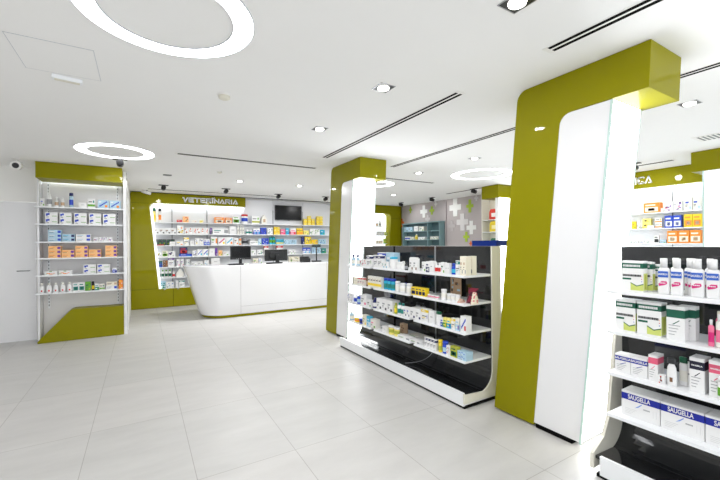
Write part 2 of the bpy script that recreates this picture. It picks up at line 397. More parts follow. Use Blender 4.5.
class Row:
    def __init__(s, plane, axis, z, shelf, anchor, depth=.2, hs=1):
        """plane 'Y' (front towards -Y) or 'X' (front towards -X); axis = coordinate of item fronts"""
        s.plane, s.axis, s.z, s.shelf, s.anchor, s.items, s.hs = plane, axis, z, shelf, anchor, [], hs
    def pos(s, px):
        if s.plane == 'Y':
            # intersect with horizontal line at (axis, z): use the vertical plane and ignore py
            return at(px, 243, Y=s.axis).x
        return at(px, 243, X=s.axis).y
    def add(s, name, cat, desc, obs, u, off=0, zoff=0):
        s.items.append((name, cat, desc, obs, u, off, zoff))
    def place(s, data, name, u, off, zoff, parent=None, rz=0):
        o = bpy.data.objects.new(name, data); COL.objects.link(o)
        z = s.z+.0005+zoff
        if s.plane == 'Y': o.location = (u, s.axis+off, z); o.rotation_euler.z = rz
        else: o.location = (s.axis+off, u, z); o.rotation_euler.z = -math.pi/2+rz
        return o
    def box(s, p0, p1, h, desc, base='white', a1='blue', a2='green', style='plain', n=1, stack=1, d=None, off=0, zoff=0, name=None, fill=.96, rz=0, cat='box'):
        a, b_ = s.pos(p0), s.pos(p1); h *= s.hs
        for i in range(n):
            u0 = a+(b_-a)*i/n; u1 = a+(b_-a)*(i+1)/n; w = abs(u1-u0)*fill
            dd = d or min(.14, max(.03, w*.6))
            for k in range(stack):
                hh = h/stack
                j = 0 if stack == 1 else k
                key = ('c', round(w, 3), round(dd, 3), round(hh, 3), base, a1, a2, style, i % 3 if style == 'busy' else 0)
                me = cmesh(key, lambda: carton_mesh(w, dd, hh-.001, base, a1, a2, style, hash(desc) % 997 if False else len(desc)*13+i % 3))
                o = s.place(me, name or 'medicine_carton', (u0+u1)/2, off, zoff+k*hh, rz=rz+(random.uniform(-.03, .03) if stack == 1 and n > 1 and fill < .93 else 0))
                s.items.append((o, desc, (u0+u1)/2, zoff+k*hh, k, stack, cat))
        return o
    def bot(s, p0, p1, h, desc, base='white', a1='blue', cap='white', style='plain', n=1, capstyle=None, off=0, oval=.62, name='bottle', cat='bottle', zoff=0, fill=.9):
        a, b_ = s.pos(p0), s.pos(p1); h *= s.hs
        for i in range(n):
            u0 = a+(b_-a)*i/n; u1 = a+(b_-a)*(i+1)/n; r = abs(u1-u0)*fill/2
            me = cmesh(('b', round(r, 3), round(h, 3), base, a1, style, oval), lambda: bottle_mesh(r, h, base, a1, a1, style, oval))
            cs = capstyle or ('tub' if style == 'tub' else 'std')
            cm = cmesh(('k', round(r, 3), round(h, 3), cap, oval, cs), lambda: cap_mesh(r, h, cap, oval, cs))
            o = s.place(me, name, (u0+u1)/2, off, zoff)
            k = bpy.data.objects.new('cap', cm); COL.objects.link(k); k.parent = o
            s.items.append((o, desc, (u0+u1)/2, zoff, 0, 1, cat))
        return o
    def finish(s):
        from collections import defaultdict
        g = defaultdict(list)
        for it in s.items: g[it[1]].append(it)
        sign = 1 if s.plane == 'Y' else -1
        for desc, its in g.items():
            cols = sorted({round(it[2]*sign, 4) for it in its})
            for (o, d, u, zo, k, st, cat) in its:
                i = cols.index(round(u*sign, 4)); t = desc
                if st > 1: t = ('lower ' if k == 0 else 'upper ' if k == st-1 else 'middle ')+desc
                if len(cols) > 1: t = ORD[i]+' '+t+' from '+s.anchor+', '+s.shelf
                else: t = t+', '+s.shelf
                n_ = len(t.split())
                if n_ > 16: print('LONG', n_, t)
                tag(o, t, cat, 'packages on the '+s.shelf)
ORD = ['first', 'second', 'third', 'fourth', 'fifth', 'sixth', 'seventh', 'eighth', 'ninth', 'tenth', 'eleventh', 'twelfth', 'thirteenth', 'fourteenth', 'fifteenth', 'sixteenth', 'seventeenth', 'eighteenth', 'nineteenth', 'twentieth']
SH = ['top', 'second', 'third', 'fourth', 'fifth', 'sixth', 'bottom']

# ================================================================== SHELF UNIT BESIDE THE DOOR
U = empty('wall_shelf_unit', (-.76, 6.87, 0)); tag(U, 'tall white shelf unit with green header and green sloped base beside the door', 'shelf unit')
ux, uy = .76, -6.87
def up(mb, name, bevel=0, par=U):
    o = mb.build(name, par, bevel); o.location = (ux, uy, 0); return o
up(MB().box(-1.26, -.262, 7.12, 7.17, 0, CEIL-.005, mat('unit_back', (222, 220, 220), .5)), 'back_panel')
q0, q1 = at(35.2, 178.5, Y=6.62), at(122.3, 184, Y=6.62)
o = up(MB().box(q0.x, q1.x, 6.62, 7.06, 2.352, CEIL-.002, GREEN), 'header', .003); tag(o, 'glossy green header')
up(MB().box(-1.24, -.28, 7.085, 7.105, 2.385, 2.40, GLOWS), 'led_strip')
up(MB().box(-.24, -.196, 6.88, 7.19, 0, CEIL-.002, LACQ), 'side_panel')
up(MB().box(-1.285, -1.262, 6.92, 7.19, 0, 2.37, LACQ), 'side_panel')
pts = fillet([(-1.285, 0), (-.243, 0), (-.243, .452), (-.90, .462), (-1.285, .03)], {3: .10})
o = up(MB().prism(pts, 'XZ', 6.87, 7.11, GREEN), 'base', .004); tag(o, 'glossy green base with a slanted end')
for x in (-1.19, -.325):
    m = MB().box(x-.012, x+.012, 7.105, 7.119, .47, 2.36, SHELF)
    z = .5
    while z < 2.34: m.box(x-.004, x+.004, 7.1035, 7.1051, z, z+.028, DARK); z += .05
    up(m, 'slotted_rail')
ZS = (1.976, 1.726, 1.467, 1.228, .98, .722)
for z in ZS: up(MB().box(-1.30, -.241, 6.84, 7.10, z-.018, z, SHELF), 'shelf')
R = [Row('Y', 6.87, z, (SH[i] if i < 5 else 'bottom')+' shelf beside door', 'door', hs=1.1) for i, z in enumerate(ZS)]
r = R[0]
r.box(40.5, 45, .105, 'small white carton with blue mark', style='plain')
r.bot(46.3, 52.3, .195, 'white pump bottle', a1='grey', style='round', capstyle='pump')
r.bot(54.5, 59, .125, 'white bottle with grey print', a1='tan', n=1, style='round'); r.bot(60.5, 65, .125, 'white bottle with grey print', a1='tan', style='round')
r.bot(69, 73.8, .195, 'blue spray can with navy cap', base='lightblue', a1='blue', cap='navy', capstyle='tall', name='spray_can', cat='spray can', oval=1)
r.box(79, 87, .07, 'low blank white carton', style='blank'); r.box(88, 95.5, .13, 'white carton with green foot', a1='green', a2='teal', style='band')
r.box(98, 109.5, .115, 'blue and orange carton', base='lightblue', a1='blue', a2='orange', style='diag'); r.box(110, 121, .115, 'blue and orange carton', base='lightblue', a1='blue', a2='orange', style='diag')
r = R[1]
for a, b_ in ((45, 58), (59.5, 72), (74, 87), (89, 101.5), (103, 116)): r.box(a, b_, .152, 'white carton with blue swirl', a1='blue', a2='green', style='swirl', stack=2, d=.12)
r = R[2]
r.box(48, 61.5, .155, 'flat pale blue carton', base='lightblue', a1='blue', a2='white', style='side', stack=3, d=.12)
r.box(62, 75, .10, 'flat blue carton', base='lightblue', a1='navy', a2='cyan', style='side', stack=2, d=.12)
r.box(75.5, 91, .10, 'wide white and blue carton', base='white', a1='blue', a2='lightblue', style='side', stack=2, d=.12)
r.box(93.5, 113, .062, 'small white and purple carton', a1='purple', a2='pink', style='busy', n=4, fill=.85)
r = R[3]
for a, b_, k in ((48, 61, 3), (61.3, 74.5, 2), (75, 88, 3), (88.3, 101, 2), (105, 117, 3)):
    r.box(a, b_, .053*k, 'flat orange carton with purple tag', base='peach', a1='purple', a2='orange', style='side', stack=k, d=.12)
r = R[4]
r.box(44, 57.5, .055, 'low white carton with orange and green print', a1='orange', a2='green', style='busy', d=.1); r.box(58, 72, .055, 'low white carton with orange and green print', a1='orange', a2='green', style='busy', d=.1)
r.box(83, 96, .125, 'white carton with blue swirl', a1='blue', a2='green', style='swirl', stack=2, d=.1); r.box(96.8, 110, .125, 'white carton with blue swirl', a1='blue', a2='green', style='swirl', stack=2, d=.1)
r.box(112, 116.5, .07, 'little white carton with blue foot', a1='blue', a2='navy', style='half', base='white')
r = R[5]
for a, b_ in ((38.3, 44), (45.5, 51.5), (52.3, 58), (59.3, 65), (66.2, 72)): r.bot(a, b_, .13, 'white bottle with small red label', a1='red', style='reddot', cap='offwhite')
r.box(72.3, 84.3, .12, 'white carton with teal leaf', a1='teal', a2='darkgreen', style='picture', n=2)
r.box(84.7, 90.5, .125, 'bright green carton', base='green', a1='darkgreen', a2='olive', style='plain')
r.bot(91, 94.2, .125, 'black bottle with yellow label', base='black', a1='yellow', cap='black', capstyle='tall', oval=1)
r.box(94.5, 98.5, .09, 'small green and white carton', base='white', a1='teal', a2='green', style='half'); r.box(99, 104.5, .085, 'small pale carton with green print', base='offwhite', a1='green', a2='teal', style='band')
r.box(105.5, 117, .055, 'low white carton with blue tag', a1='blue', a2='grey', style='side', d=.1); r.box(106, 117, .05, 'low cream carton resting on another', base='cream', a1='tan', a2='brown', style='side', zoff=.0612, d=.1)
r.box(118.3, 122.6, .13, 'small orange carton', base='orange', a1='yellow', a2='white', style='plain', stack=2)
for r in R: r.finish()

# ================================================================== GREEN PANEL NICHES (VETERINARIA wall, far lime wall)
YB = 9.34
V = empty('green_wall_cabinet', (1, YB, 0)); tag(V, 'glossy green wall cabinet with a lit niche and VETERINARIA header', 'wall cabinet')
def vp(mb, name, bevel=0, par=None):
    o = mb.build(name, par or V, bevel); o.location = (-1, -YB, 0); return o
fr = [(-.198, .003), (2.25, .003), (2.25, .42), (.335, .42), (.155, 2.34), (2.25, 2.34), (2.25, CEIL-.003), (-.198, CEIL-.003)]
fr = fillet(fr, {4: .09, 7: .06})
o = vp(MB().prism(fr, 'XZ', YB, YB+.26, GREEN), 'surround', .004)
sd = [(.335, .42), (.155, 2.34)]
m = MB().prism([(.337, .421), (.175, 2.25), (.22, 2.25), (.382, .421)], 'XZ', YB+.02, YB+.24, mat('niche_side', (245, 248, 250), .4, emit=.55)); o = vp(m, 'lit_side_strip'); tag(o, 'white glowing strip along the slanted edge')
vp(MB().box(.25, 2.24, YB+.20, YB+.255, 2.29, 2.338, GLOWS), 'led_strip')
m = MB()
for x in (.62, 1.38): m.box(x-.003, x+.003, YB-.0012, YB+.001, .005, .418, DARK)
m.box(-.19, .3, YB-.0012, YB+.001, .428, .433, DARK); m.box(-.19, .15, YB-.0012, YB+.001, 2.33, 2.334, DARK)
vp(m, 'door_joints')
for x in (.45, .72):
    vp(MB().box(x-.02, x+.02, YB-.025, YB, .40, .415, METAL), 'handle')
lt = letters('VETERINARIA', .092, .088, .034, .027, .012, SHELF)
o = lt.build('lettering', V); o.location = (.835-1, -.001, 2.405); tag(o, 'white raised VETERINARIA letters')
# tiny dove-like mark above the N
o = MB().prism([(0, 0), (.03, .03), (.05, .015), (.085, .05), (.07, 0), (.04, -.015)], 'XZ', -.006, 0, SHELF).build('bird_mark', V); o.location = (1.44-1, -.001, 2.50)
# the run of white shelving behind the counter
K = empty('back_wall_shelving', (2.6, 9.6, 0)); tag(K, 'long white wall shelving full of medicine behind the counter', 'shelving')
def kp(mb, name, par=None):
    o = mb.build(name, par or K); o.location = (-2.6, -9.6, 0); return o
BKP = mat('back_board', (214, 215, 218), .35)
kp(MB().box(.1, 2.26, YB+.262, YB+.27, .42, 2.34, BKP), 'back_board')
xs = [2.262, 3.02, 3.86, 4.98]
for a, b_ in zip(xs, xs[1:]): kp(MB().box(a+.004, b_-.004, YB+.235, YB+.27, 0, CEIL-.015, BKP), 'back_board')
kp(MB().box(2.262, 4.98, YB+.2, YB+.234, .0, .42, SHELF), 'plinth')
VZ = (1.925, 1.655, 1.395, 1.135, .905, .664, .423)
for i, z in enumerate(VZ):
    x0 = .335-(z-.42)*.0937+.05
    for a, b_ in ((x0, .62), (.62, 1.38), (1.38, 2.255)): kp(MB().box(a+.002, b_-.002, YB+.02, YB+.235, z-.018, z, SHELF), 'shelf')
    for a, b_ in zip(xs, xs[1:]): kp(MB().box(a+.003, b_-.003, YB+.02, YB+.234, z-.018, z, SHELF), 'shelf')
for x in (.62, 1.38, 3.02, 3.86):
    m = MB().box(x-.008, x+.008, YB+.225, YB+.2345, .44, 2.3, GREYM); kp(m, 'upright_rail')
R = [Row('Y', YB+.06, z, SH[i]+' shelf behind counter', 'green panel', hs=1.18) for i, z in enumerate(VZ)]
r = R[0]
r.bot(152.7, 156.3, .26, 'tall yellow and green bottle', base='paleyellow', a1='yellow', cap='darkgreen', capstyle='tall', oval=1); r.bot(158.5, 161.8, .26, 'tall white and orange bottle', a1='orange', cap='black', capstyle='tall', oval=1)
r.box(177, 182.5, .05, 'low red carton', base='red', a1='white', a2='pink'); r.box(183, 189, .12, 'orange and white carton', base='peach', a1='orange', a2='red', style='busy', n=1)
r.box(192, 197, .05, 'pale pink carton', base='offwhite', a1='pink', a2='cream', style='busy'); r.box(200, 203.5, .05, 'small yellow carton', base='paleyellow', a1='yellow', a2='white')
r.box(214.8, 224.5, .12, 'orange framed carton', base='orange', a1='cream', a2='red', style='picture'); r.box(225.3, 232, .12, 'small orange framed carton', base='orange', a1='cream', a2='red', style='picture')
r.box(232.8, 240, .16, 'white carton with green and yellow label', a1='green', a2='yellow', style='picture'); 
r.bot(242, 249, .20, 'white tub with blue picture and red lid', a1='blue', cap='red', style='tub', oval=1, name='tub', cat='tub')
r.box(252, 260, .17, 'white and olive carton', a1='olive', a2='green', style='band', d=.12)
# gabled carrier box
g = MB().prism([(-.07, 0), (.07, 0), (.07, .14), (.015, .215), (.015, .235), (-.015, .235), (-.015, .215), (-.07, .14)], 'XZ', 0, .1, pc('offwhite')); g.box(-.03, .03, -.001, 0, .05, .13, pc('tan'))
o = r.place(g.data('carrier_carton'), 'carrier_carton', r.pos(264.5), 0, 0); r.items.append((o, 'gabled white carrier carton', r.pos(264.5), 0, 0, 1, 'box'))
for a, b_, k in ((304, 307.5, 2), (308, 311.5, 3), (312, 315, 2), (317, 320, 3), (320.3, 323, 3)): r.box(a, b_, .07*k, 'stacked yellow carton', base='yellow', a1='white', a2='olive', style='busy', stack=k)
r = R[1]
r.box(153.2, 176.5, .115, 'low white carton with a small animal picture', a1='brown', a2='dark', style='plain', n=4, fill=.97)
r.box(177, 184, .17, 'tall white and orange carton', a1='orange', a2='yellow', style='busy'); r.box(184.5, 209, .13, 'white carton with orange print', a1='orange', a2='red', style='busy', n=6)
r.box(210.5, 212, .13, 'thin purple carton', base='purple', a1='white'); r.box(212.5, 229, .12, 'wide white carton with grey print', style='side', a1='grey', a2='teal'); r.box(229.5, 236.5, .17, 'tall plain white carton', style='blank')
r.box(237, 244.6, .20, 'slim grey and white folder', base='offwhite', a1='grey', a2='dark', style='topband', n=3, fill=.7, name='box_file')
r.bot(246, 252.5, .10, 'small white jar', n=2, a1='teal', style='tub', oval=1, name='jar', cat='jar'); r.box(253.5, 260, .13, 'white and blue carton', a1='blue', a2='cyan', style='half', n=2); r.box(260.5, 266.5, .15, 'blue purple carton', base='blue', a1='purple', a2='white', style='busy', n=2)
r.box(267.5, 273, .15, 'white carton with dark print', a1='navy', a2='teal', style='busy', n=2); r.box(274, 280, .17, 'orange and yellow carton', base='yellow', a1='orange', a2='white', style='busy', n=2, fill=.85)
r.box(281, 285.5, .12, 'pale pink carton', base='pink', a1='white', a2='red', style='plain'); r.box(286, 289, .15, 'narrow blue carton', base='cyan', a1='white', a2='blue'); r.box(290.5, 296, .14, 'pink and white carton', a1='pink', a2='red', style='half', n=1)
r.box(297, 303, .15, 'yellow orange carton', base='yellow', a1='orange', a2='red', style='band', n=2); r.box(304, 309, .10, 'small yellow carton', base='paleyellow', a1='green'); r.box(310, 320, .14, 'white carton with green print', a1='green', a2='teal', style='busy', n=3); r.box(320.5, 325, .12, 'teal carton', base='cyan', a1='white')
r = R[2]
r.box(153.6, 175, .12, 'dark green carton with a photo print', base='dark', a1='darkgreen', a2='olive', style='picture', n=5, fill=.95, off=.05); r.box(153.6, 164, .018, 'flat red and blue packet', base='red', a1='blue', off=-.03, d=.03)
r.box(169.5, 175.3, .075, 'white carton before the dark cartons', style='blank', off=-.03, d=.06); r.box(176, 183.5, .09, 'white carton with yellow spot', a1='yellow', a2='orange'); r.box(184, 189, .16, 'white and yellow carton', a1='yellow', a2='purple', style='topband'); r.box(190, 194.5, .09, 'little white carton', style='blank')
r.box(195, 203.5, .14, 'blue and yellow carton', a1='blue', a2='yellow', style='busy', n=2); r.box(204, 210, .12, 'white and blue medicine carton', a1='blue', a2='lightblue', style='half', n=2, base='white')
r.box(211, 217.5, .17, 'tall white carton with orange edge', a1='orange', style='side'); r.box(218, 225.8, .16, 'white carton with rainbow print', a1='magenta', a2='yellow', style='diag'); r.box(226, 233.5, .16, 'white carton with rainbow print', a1='cyan', a2='orange', style='diag')
r.box(234, 238.5, .15, 'white and brown carton', a1='brown', a2='orange', style='plain'); r.bot(239, 241.6, .17, 'orange bottle', base='orange', a1='cream', cap='white', oval=1)
r.bot(242.2, 248.6, .14, 'round grey tub', base='grey', a1='dark', cap='grey', style='tub', oval=1, name='tub', cat='tub'); r.box(249.5, 258, .12, 'low white carton with black lid', a1='dark', style='topband', n=1); r.box(258.3, 261.5, .13, 'sky blue carton', base='lightblue', a1='white')
r.box(262, 268.6, .14, 'bright blue carton', base='blue', a1='white', a2='cyan', style='busy', n=2); r.bot(269.5, 275.6, .17, 'green and blue bottle', base='cyan', a1='green', cap='teal', style='tub', oval=1, n=2); r.box(276.2, 283.5, .12, 'teal and yellow carton', base='cyan', a1='yellow', a2='teal', style='band', n=2)
r.box(284, 296.5, .11, 'blue green carton with dark print', base='lightblue', a1='navy', a2='teal', style='busy', n=4); r.box(301.5, 304.5, .18, 'tall navy carton', base='navy', a1='blue', a2='white'); r.box(305, 311, .17, 'tall yellow carton with blue print', base='yellow', a1='blue', a2='white', style='busy', n=2); r.box(311.5, 317.6, .11, 'low yellow carton', base='yellow', a1='orange', a2='blue', style='busy', n=2)
r.box(318.5, 326, .12, 'blue grey carton', base='lightblue', a1='teal', a2='blue', style='busy', n=2)
r = R[3]
r.box(157, 161.5, .09, 'white carton with yellow corner', a1='yellow', a2='olive', style='busy'); r.box(162, 167.8, .12, 'green and brown carton', base='cream', a1='green', a2='brown', style='picture'); r.box(168.3, 175, .11, 'white carton with purple circle', a1='purple', a2='navy', style='busy')
r.box(179.5, 187.5, .13, 'dark navy carton with red print', base='navy', a1='red', a2='purple', style='picture', zoff=.0602, d=.09); r.box(179, 192, .05, 'low blue carton under the navy one', base='blue', a1='white', a2='cyan', d=.1)
r.box(192.3, 196.5, .12, 'blue and white sachet carton', a1='blue', a2='navy', style='busy'); r.box(197, 208.5, .14, 'white and blue striped carton', a1='blue', a2='cyan', style='diag', n=2); r.box(209, 214.8, .15, 'tall white carton', style='blank'); r.box(215, 217.4, .16, 'tall purple carton', base='purple', a1='blue', a2='white')
r.box(218.5, 222.3, .11, 'peach and orange carton', base='peach', a1='orange'); r.box(223, 229, .09, 'white carton beside the monitor', style='plain', a1='tan'); r.box(251, 256, .11, 'white carton between the monitors', a1='green', a2='grey', n=1); r.box(257, 263, .11, 'white carton with green mark', a1='green', a2='teal', style='busy')
r.box(264, 268.5, .20, 'carton with a red top', a1='red', a2='white', style='topband'); r.box(277, 283, .20, 'wide carton with a red top', a1='red', a2='pink', style='topband'); r.box(289, 295.5, .10, 'white carton with dark print', a1='dark', style='plain', n=2)
r.box(303, 310.5, .14, 'blue and white box near the pillar', base='blue', a1='white', a2='cyan', style='half', n=2); r.box(312, 321, .14, 'purple and navy carton', base='lightblue', a1='navy', a2='purple', style='busy', n=3); r.box(322, 326, .12, 'green carton', base='teal', a1='white')
r = R[4]
r.box(157, 162.3, .12, 'dark green and blue carton', base='darkgreen', a1='blue', a2='dark', style='half', n=2); r.box(162.8, 167.6, .13, 'brown and orange carton', base='brown', a1='orange', a2='cream', style='busy', n=2)
r.box(168, 174.4, .18, 'tall white carton with purple print', a1='purple', a2='lightblue', style='topband'); r.box(176, 184.2, .15, 'white and lilac carton', a1='purple', a2='pink', style='plain', n=2, fill=.8); r.box(185.5, 190, .14, 'white and teal carton', a1='teal', a2='navy', style='busy')
r.box(191, 203, .09, 'low white carton', style='plain', a1='grey', n=2); r.box(204, 209, .11, 'white carton with pale blue print', a1='lightblue', a2='cyan', n=1, style='busy'); r.box(211, 220, .15, 'large white carton', style='blank'); r.box(253, 258, .12, 'cream carton', base='cream', a1='green', a2='tan', n=1)
r.box(258.5, 262.3, .13, 'white carton behind the monitors', style='plain'); r.box(289, 299.5, .14, 'cream and green carton', base='cream', a1='olive', a2='green', style='busy', n=2)
r = R[5]
r.bot(152.7, 156.6, .16, 'green and white bottle', a1='darkgreen', cap='green', n=1, oval=1)
for a in (157.2, 160.8, 164.4, 168): r.bot(a, a+3.4, .15, 'green and white bottle', a1='darkgreen', cap='green', oval=1)
r.bot(172, 175, .12, 'small white bottle with red foot', a1='red', cap='white', oval=1)
g = MB().prism([(-.075, 0), (.075, 0), (.075, .10), (.02, .165), (.02, .19), (-.02, .19), (-.02, .165), (-.075, .10)], 'XZ', 0, .08, pc('offwhite'))
o = r.place(g.data('canister'), 'canister', r.pos(179.8), 0, 0); r.items.append((o, 'white canister with sloping shoulders', r.pos(179.8), 0, 0, 1, 'canister'))
r = R[6]
r.box(156.5, 159, .14, 'narrow navy and white carton', a1='navy', style='topband'); r.box(159.5, 165.5, .14, 'pale blue carton', base='lightblue', a1='teal', a2='white', style='half', n=2); r.box(166, 173.5, .12, 'white carton with blue print', a1='blue', a2='lightblue', style='busy', n=2)
r.box(175.5, 178, .14, 'slim white carton', style='blank'); r.box(178.8, 184.5, .14, 'teal and white carton', base='white', a1='teal', a2='darkgreen', style='topband')
for r in R: r.finish()
# television
p0 = at(275, 205.3, Y=9.5); p1 = at(301.8, 220.8, Y=9.5)
T = empty('wall_television', ((p0.x+p1.x)/2, 9.5, 0)); tag(T, 'flat black television mounted high above the counter shelves', 'television')
hw, z0, z1 = (p1.x-p0.x)/2, 2.05, 2.445
MB().box(-hw, hw, 0, .035, z0, z1, BLK).build('casing', T, .006)
MB().box(-hw+.018, hw-.018, -.0015, 0, z0+.022, z1-.018, SCREEN).build('screen', T)
MB().box(-.1, .1, .035, .072, z0+.12, z1-.12, GREYM).build('wall_mount', T)
MB().box(-.03, .03, -.001, .01, z0-.012, z0, GREYM).build('sensor', T)

# far lime niche, beyond the middle pillar
N = empty('green_wall_cabinet', (6, YB, 0)); tag(N, 'far lime green wall cabinet with a lit niche, behind the middle pillar', 'wall cabinet')
def npp(mb, name):
    o = mb.build(name, N); o.location = (-6, -YB, 0); return o
fr = fillet([(5.0, .003), (7.12, .003), (7.12, CEIL-.003), (5.0, CEIL-.003), (5.0, 2.32), (6.72, 2.32), (6.60, .42), (5.0, .42)], {5: .12})
npp(MB().prism(fr, 'XZ', YB, YB+.26, GREEN), 'surround')
npp(MB().box(5.0, 6.7, YB+.24, YB+.26, .42, 2.32, mat('niche_back', (244, 247, 250), .4, emit=.5)), 'lit_back_panel')
npp(MB().box(5.0, 6.6, YB+.19, YB+.235, 2.28, 2.318, GLOWS), 'led_strip')
npp(MB().box(6.74, 7.12, YB-.0012, YB, 2.18, 2.184, DARK), 'door_joint')
for z in (1.925, 1.655, 1.395, 1.135, .905, .664): npp(MB().box(5.0, 6.58, YB+.03, YB+.235, z-.016, z, SHELF), 'shelf')
R = [Row('Y', YB+.05, z, n+' in lime niche', 'middle pillar') for z, n in ((1.925, 'top shelf'), (1.655, 'second shelf'), (1.395, 'third shelf'))]
R[0].bot(376.5, 379, .15, 'small white bottle', a1='tan', oval=1); R[0].bot(379.6, 382, .17, 'clear grey bottle', base='offwhite', a1='grey', cap='dark', oval=1)
R[1].box(376.5, 384.5, .12, 'white carton', a1='grey', a2='tan', n=3, fill=.85, style='busy'); R[1].box(385, 388, .1, 'green carton', base='olive', a1='white')
R[2].box(376, 383, .10, 'orange and cream carton', base='cream', a1='orange', a2='brown', n=3, fill=.8, style='busy'); R[2].bot(384.3, 387.3, .15, 'green glass jar', base='green', a1='olive', cap='olive', style='tub', oval=1, name='jar', cat='jar')
for r in R: r.finish()

# ================================================================== COUNTER
K2 = empty('service_counter', (2.8, 7.6, 0)); tag(K2, 'long white pharmacy counter with a rounded, inward-sloping end', 'counter')
def outline(z, inset=0):
    t = z/1.0
    xl = 1.0-.30*t+inset; yf = 7.30-.035*t*0+inset; rr = .42
    pts = arc(xl+rr, yf+rr, rr, 270, 180, 14)   # front, round the left end
    return [(5.0, yf)] + pts + [(xl, 8.02-inset), (5.0, 8.02-inset)]
mb = MB(); lv = [.055, .3, .6, .9, .965, 1.0]
rings = [[mb.bm.verts.new((x-2.8, y-7.6, z)) for x, y in outline(z)] for z in lv]; k = mb.mi(LACQ)
for a, b_ in zip(rings, rings[1:]):
    n = len(a)
    for i in range(n):
        f = mb.bm.faces.new((a[i], a[(i+1) % n], b_[(i+1) % n], b_[i])); f.material_index = k; f.smooth = False
mb.bm.faces.new(rings[0]).material_index = k; mb.bm.faces.new(rings[-1][::-1]).material_index = k
bmesh.ops.recalc_face_normals(mb.bm, faces=mb.bm.faces)
o = mb.build('body', K2, .003)
for i, p in enumerate(o.data.polygons):
    p.use_smooth = abs(p.normal.z) < .9
pl = [(x-2.8, y-7.6) for x, y in outline(0, .03)]
o = MB().prism(pl, 'XY', .0, .054, GREEN).build('plinth', K2); tag(o, 'thin green plinth')
m = MB()
jn = mat('hairline_joint', (150, 150, 150), .6)
for x in (1.655, 3.50): m.box(x-2.8-.0025, x-2.8+.0025, 7.3-7.6-.0012, 7.3-7.6+.001, .06, .99, jn)
m.box(1.655-2.8, 5.0-2.8, 7.3-7.6-.0012, 7.3-7.6+.001, .2, .204, jn)
m.build('panel_joints', K2)
def monitor(px0, px1, y, label, back, h=.27, z0=.10):
    xa, xb = at(px0, 250, Y=y).x, at(px1, 250, Y=y).x; cx = (xa+xb)/2; hw = (xb-xa)/2
    e = empty('computer_monitor', (cx, y, 1.0), .12 if back else -.06); tag(e, label, 'monitor')
    MB().box(-hw, hw, -.015, .018, z0, z0+h, BLK).build('casing', e, .006)
    if back:
        MB().box(-hw*.6, hw*.6, -.04, -.0151, z0+.05, z0+h-.05, BLK).build('rear_housing', e, .01)
        MB().box(-.04, .04, -.075, -.041, .02, z0+h*.55, BLK).build('neck', e, .005)
        MB().box(-hw+.015, hw-.015, .018, .0195, z0+.015, z0+h-.015, SCREEN).build('screen', e)
    else:
        MB().box(-hw+.02, hw-.02, -.0165, -.015, z0+.04, z0+h-.02, SCREEN).build('screen', e)
        MB().box(-.03, .03, .018, .04, .018, z0+.15, BLK).build('neck', e)
        m = MB()
        for i in range(5): m.box(-.08+i*.035, -.072+i*.035, -.0165, -.015, z0+.014, z0+.02, SHELF)
        m.build('buttons', e)
    MB().box(-.13, .13, -.11, .09, .0008, .018, BLK).build('base', e, .004)
    return e
monitor(230.3, 250.6, 7.62, 'black monitor nearest the rounded end of the counter', False)
monitor(264.2, 287.7, 7.62, 'black monitor seen from behind, middle of the counter', True, h=.24, z0=.05)
def keyboard(px, y, label):
    e = empty('computer_keyboard', (at(px, 250, Y=y).x, y, 1.0)); tag(e, label, 'keyboard')
    MB().box(-.19, .19, -.06, .06, .0008, .02, BLK).build('keyboard_tray', e, .003)
    m = MB()
    for i in range(12):
        for j in range(4): m.box(-.175+i*.03, -.15+i*.03, -.05+j*.027, -.03+j*.027, .02, .026, mat('keys', (60, 62, 66), .5))
    m.build('keys', e)
keyboard(238, 7.44, 'black keyboard before the monitor at the rounded counter end')
keyboard(272, 7.44, 'black keyboard before the monitor seen from behind')
e = empty('receipt_printer', (at(305, 250, Y=7.6).x, 7.6, 1.0)); tag(e, 'black receipt printer beside the pole display', 'printer')
MB().prism([(-.1, .0008), (.1, .0008), (.1, .12), (.0, .12), (-.1, .07)], 'YZ', -.09, .09, BLK).build('housing', e, .006)
MB().box(-.06, .06, -.03, .06, .12, .126, GREYM).build('paper_cover', e)
x_ = at(316.4, 250, Y=7.6).x
e = empty('customer_display', (x_, 7.6, 1.0)); tag(e, 'black customer display on a thin pole', 'display')
MB().box(-.09, .09, -.07, .07, .0008, .03, BLK).build('base', e, .004); MB().bar((0, 0, .03), (0, 0, .33), .015, BLK).build('pole', e)
MB().box(-.10, .10, -.02, .03, .33, .39, BLK).build('display_head', e, .006); MB().box(-.085, .085, -.0215, -.02, .34, .38, mat('display_glass', (40, 60, 60), .1)).build('screen', e)
# small things on the counter
Rc = Row('Y', 7.325, 1.0, 'on the counter', 'its rounded end')
Rc.box(244, 249, .03, 'small green and white leaflet box', a1='green', a2='teal', style='busy', d=.04); Rc.box(262.5, 266, .03, 'small white and red leaflet box', a1='red', a2='white', d=.04); Rc.box(283, 288, .035, 'small blue and red leaflet box', a1='blue', a2='red', style='busy', d=.04)
Rc.finish()

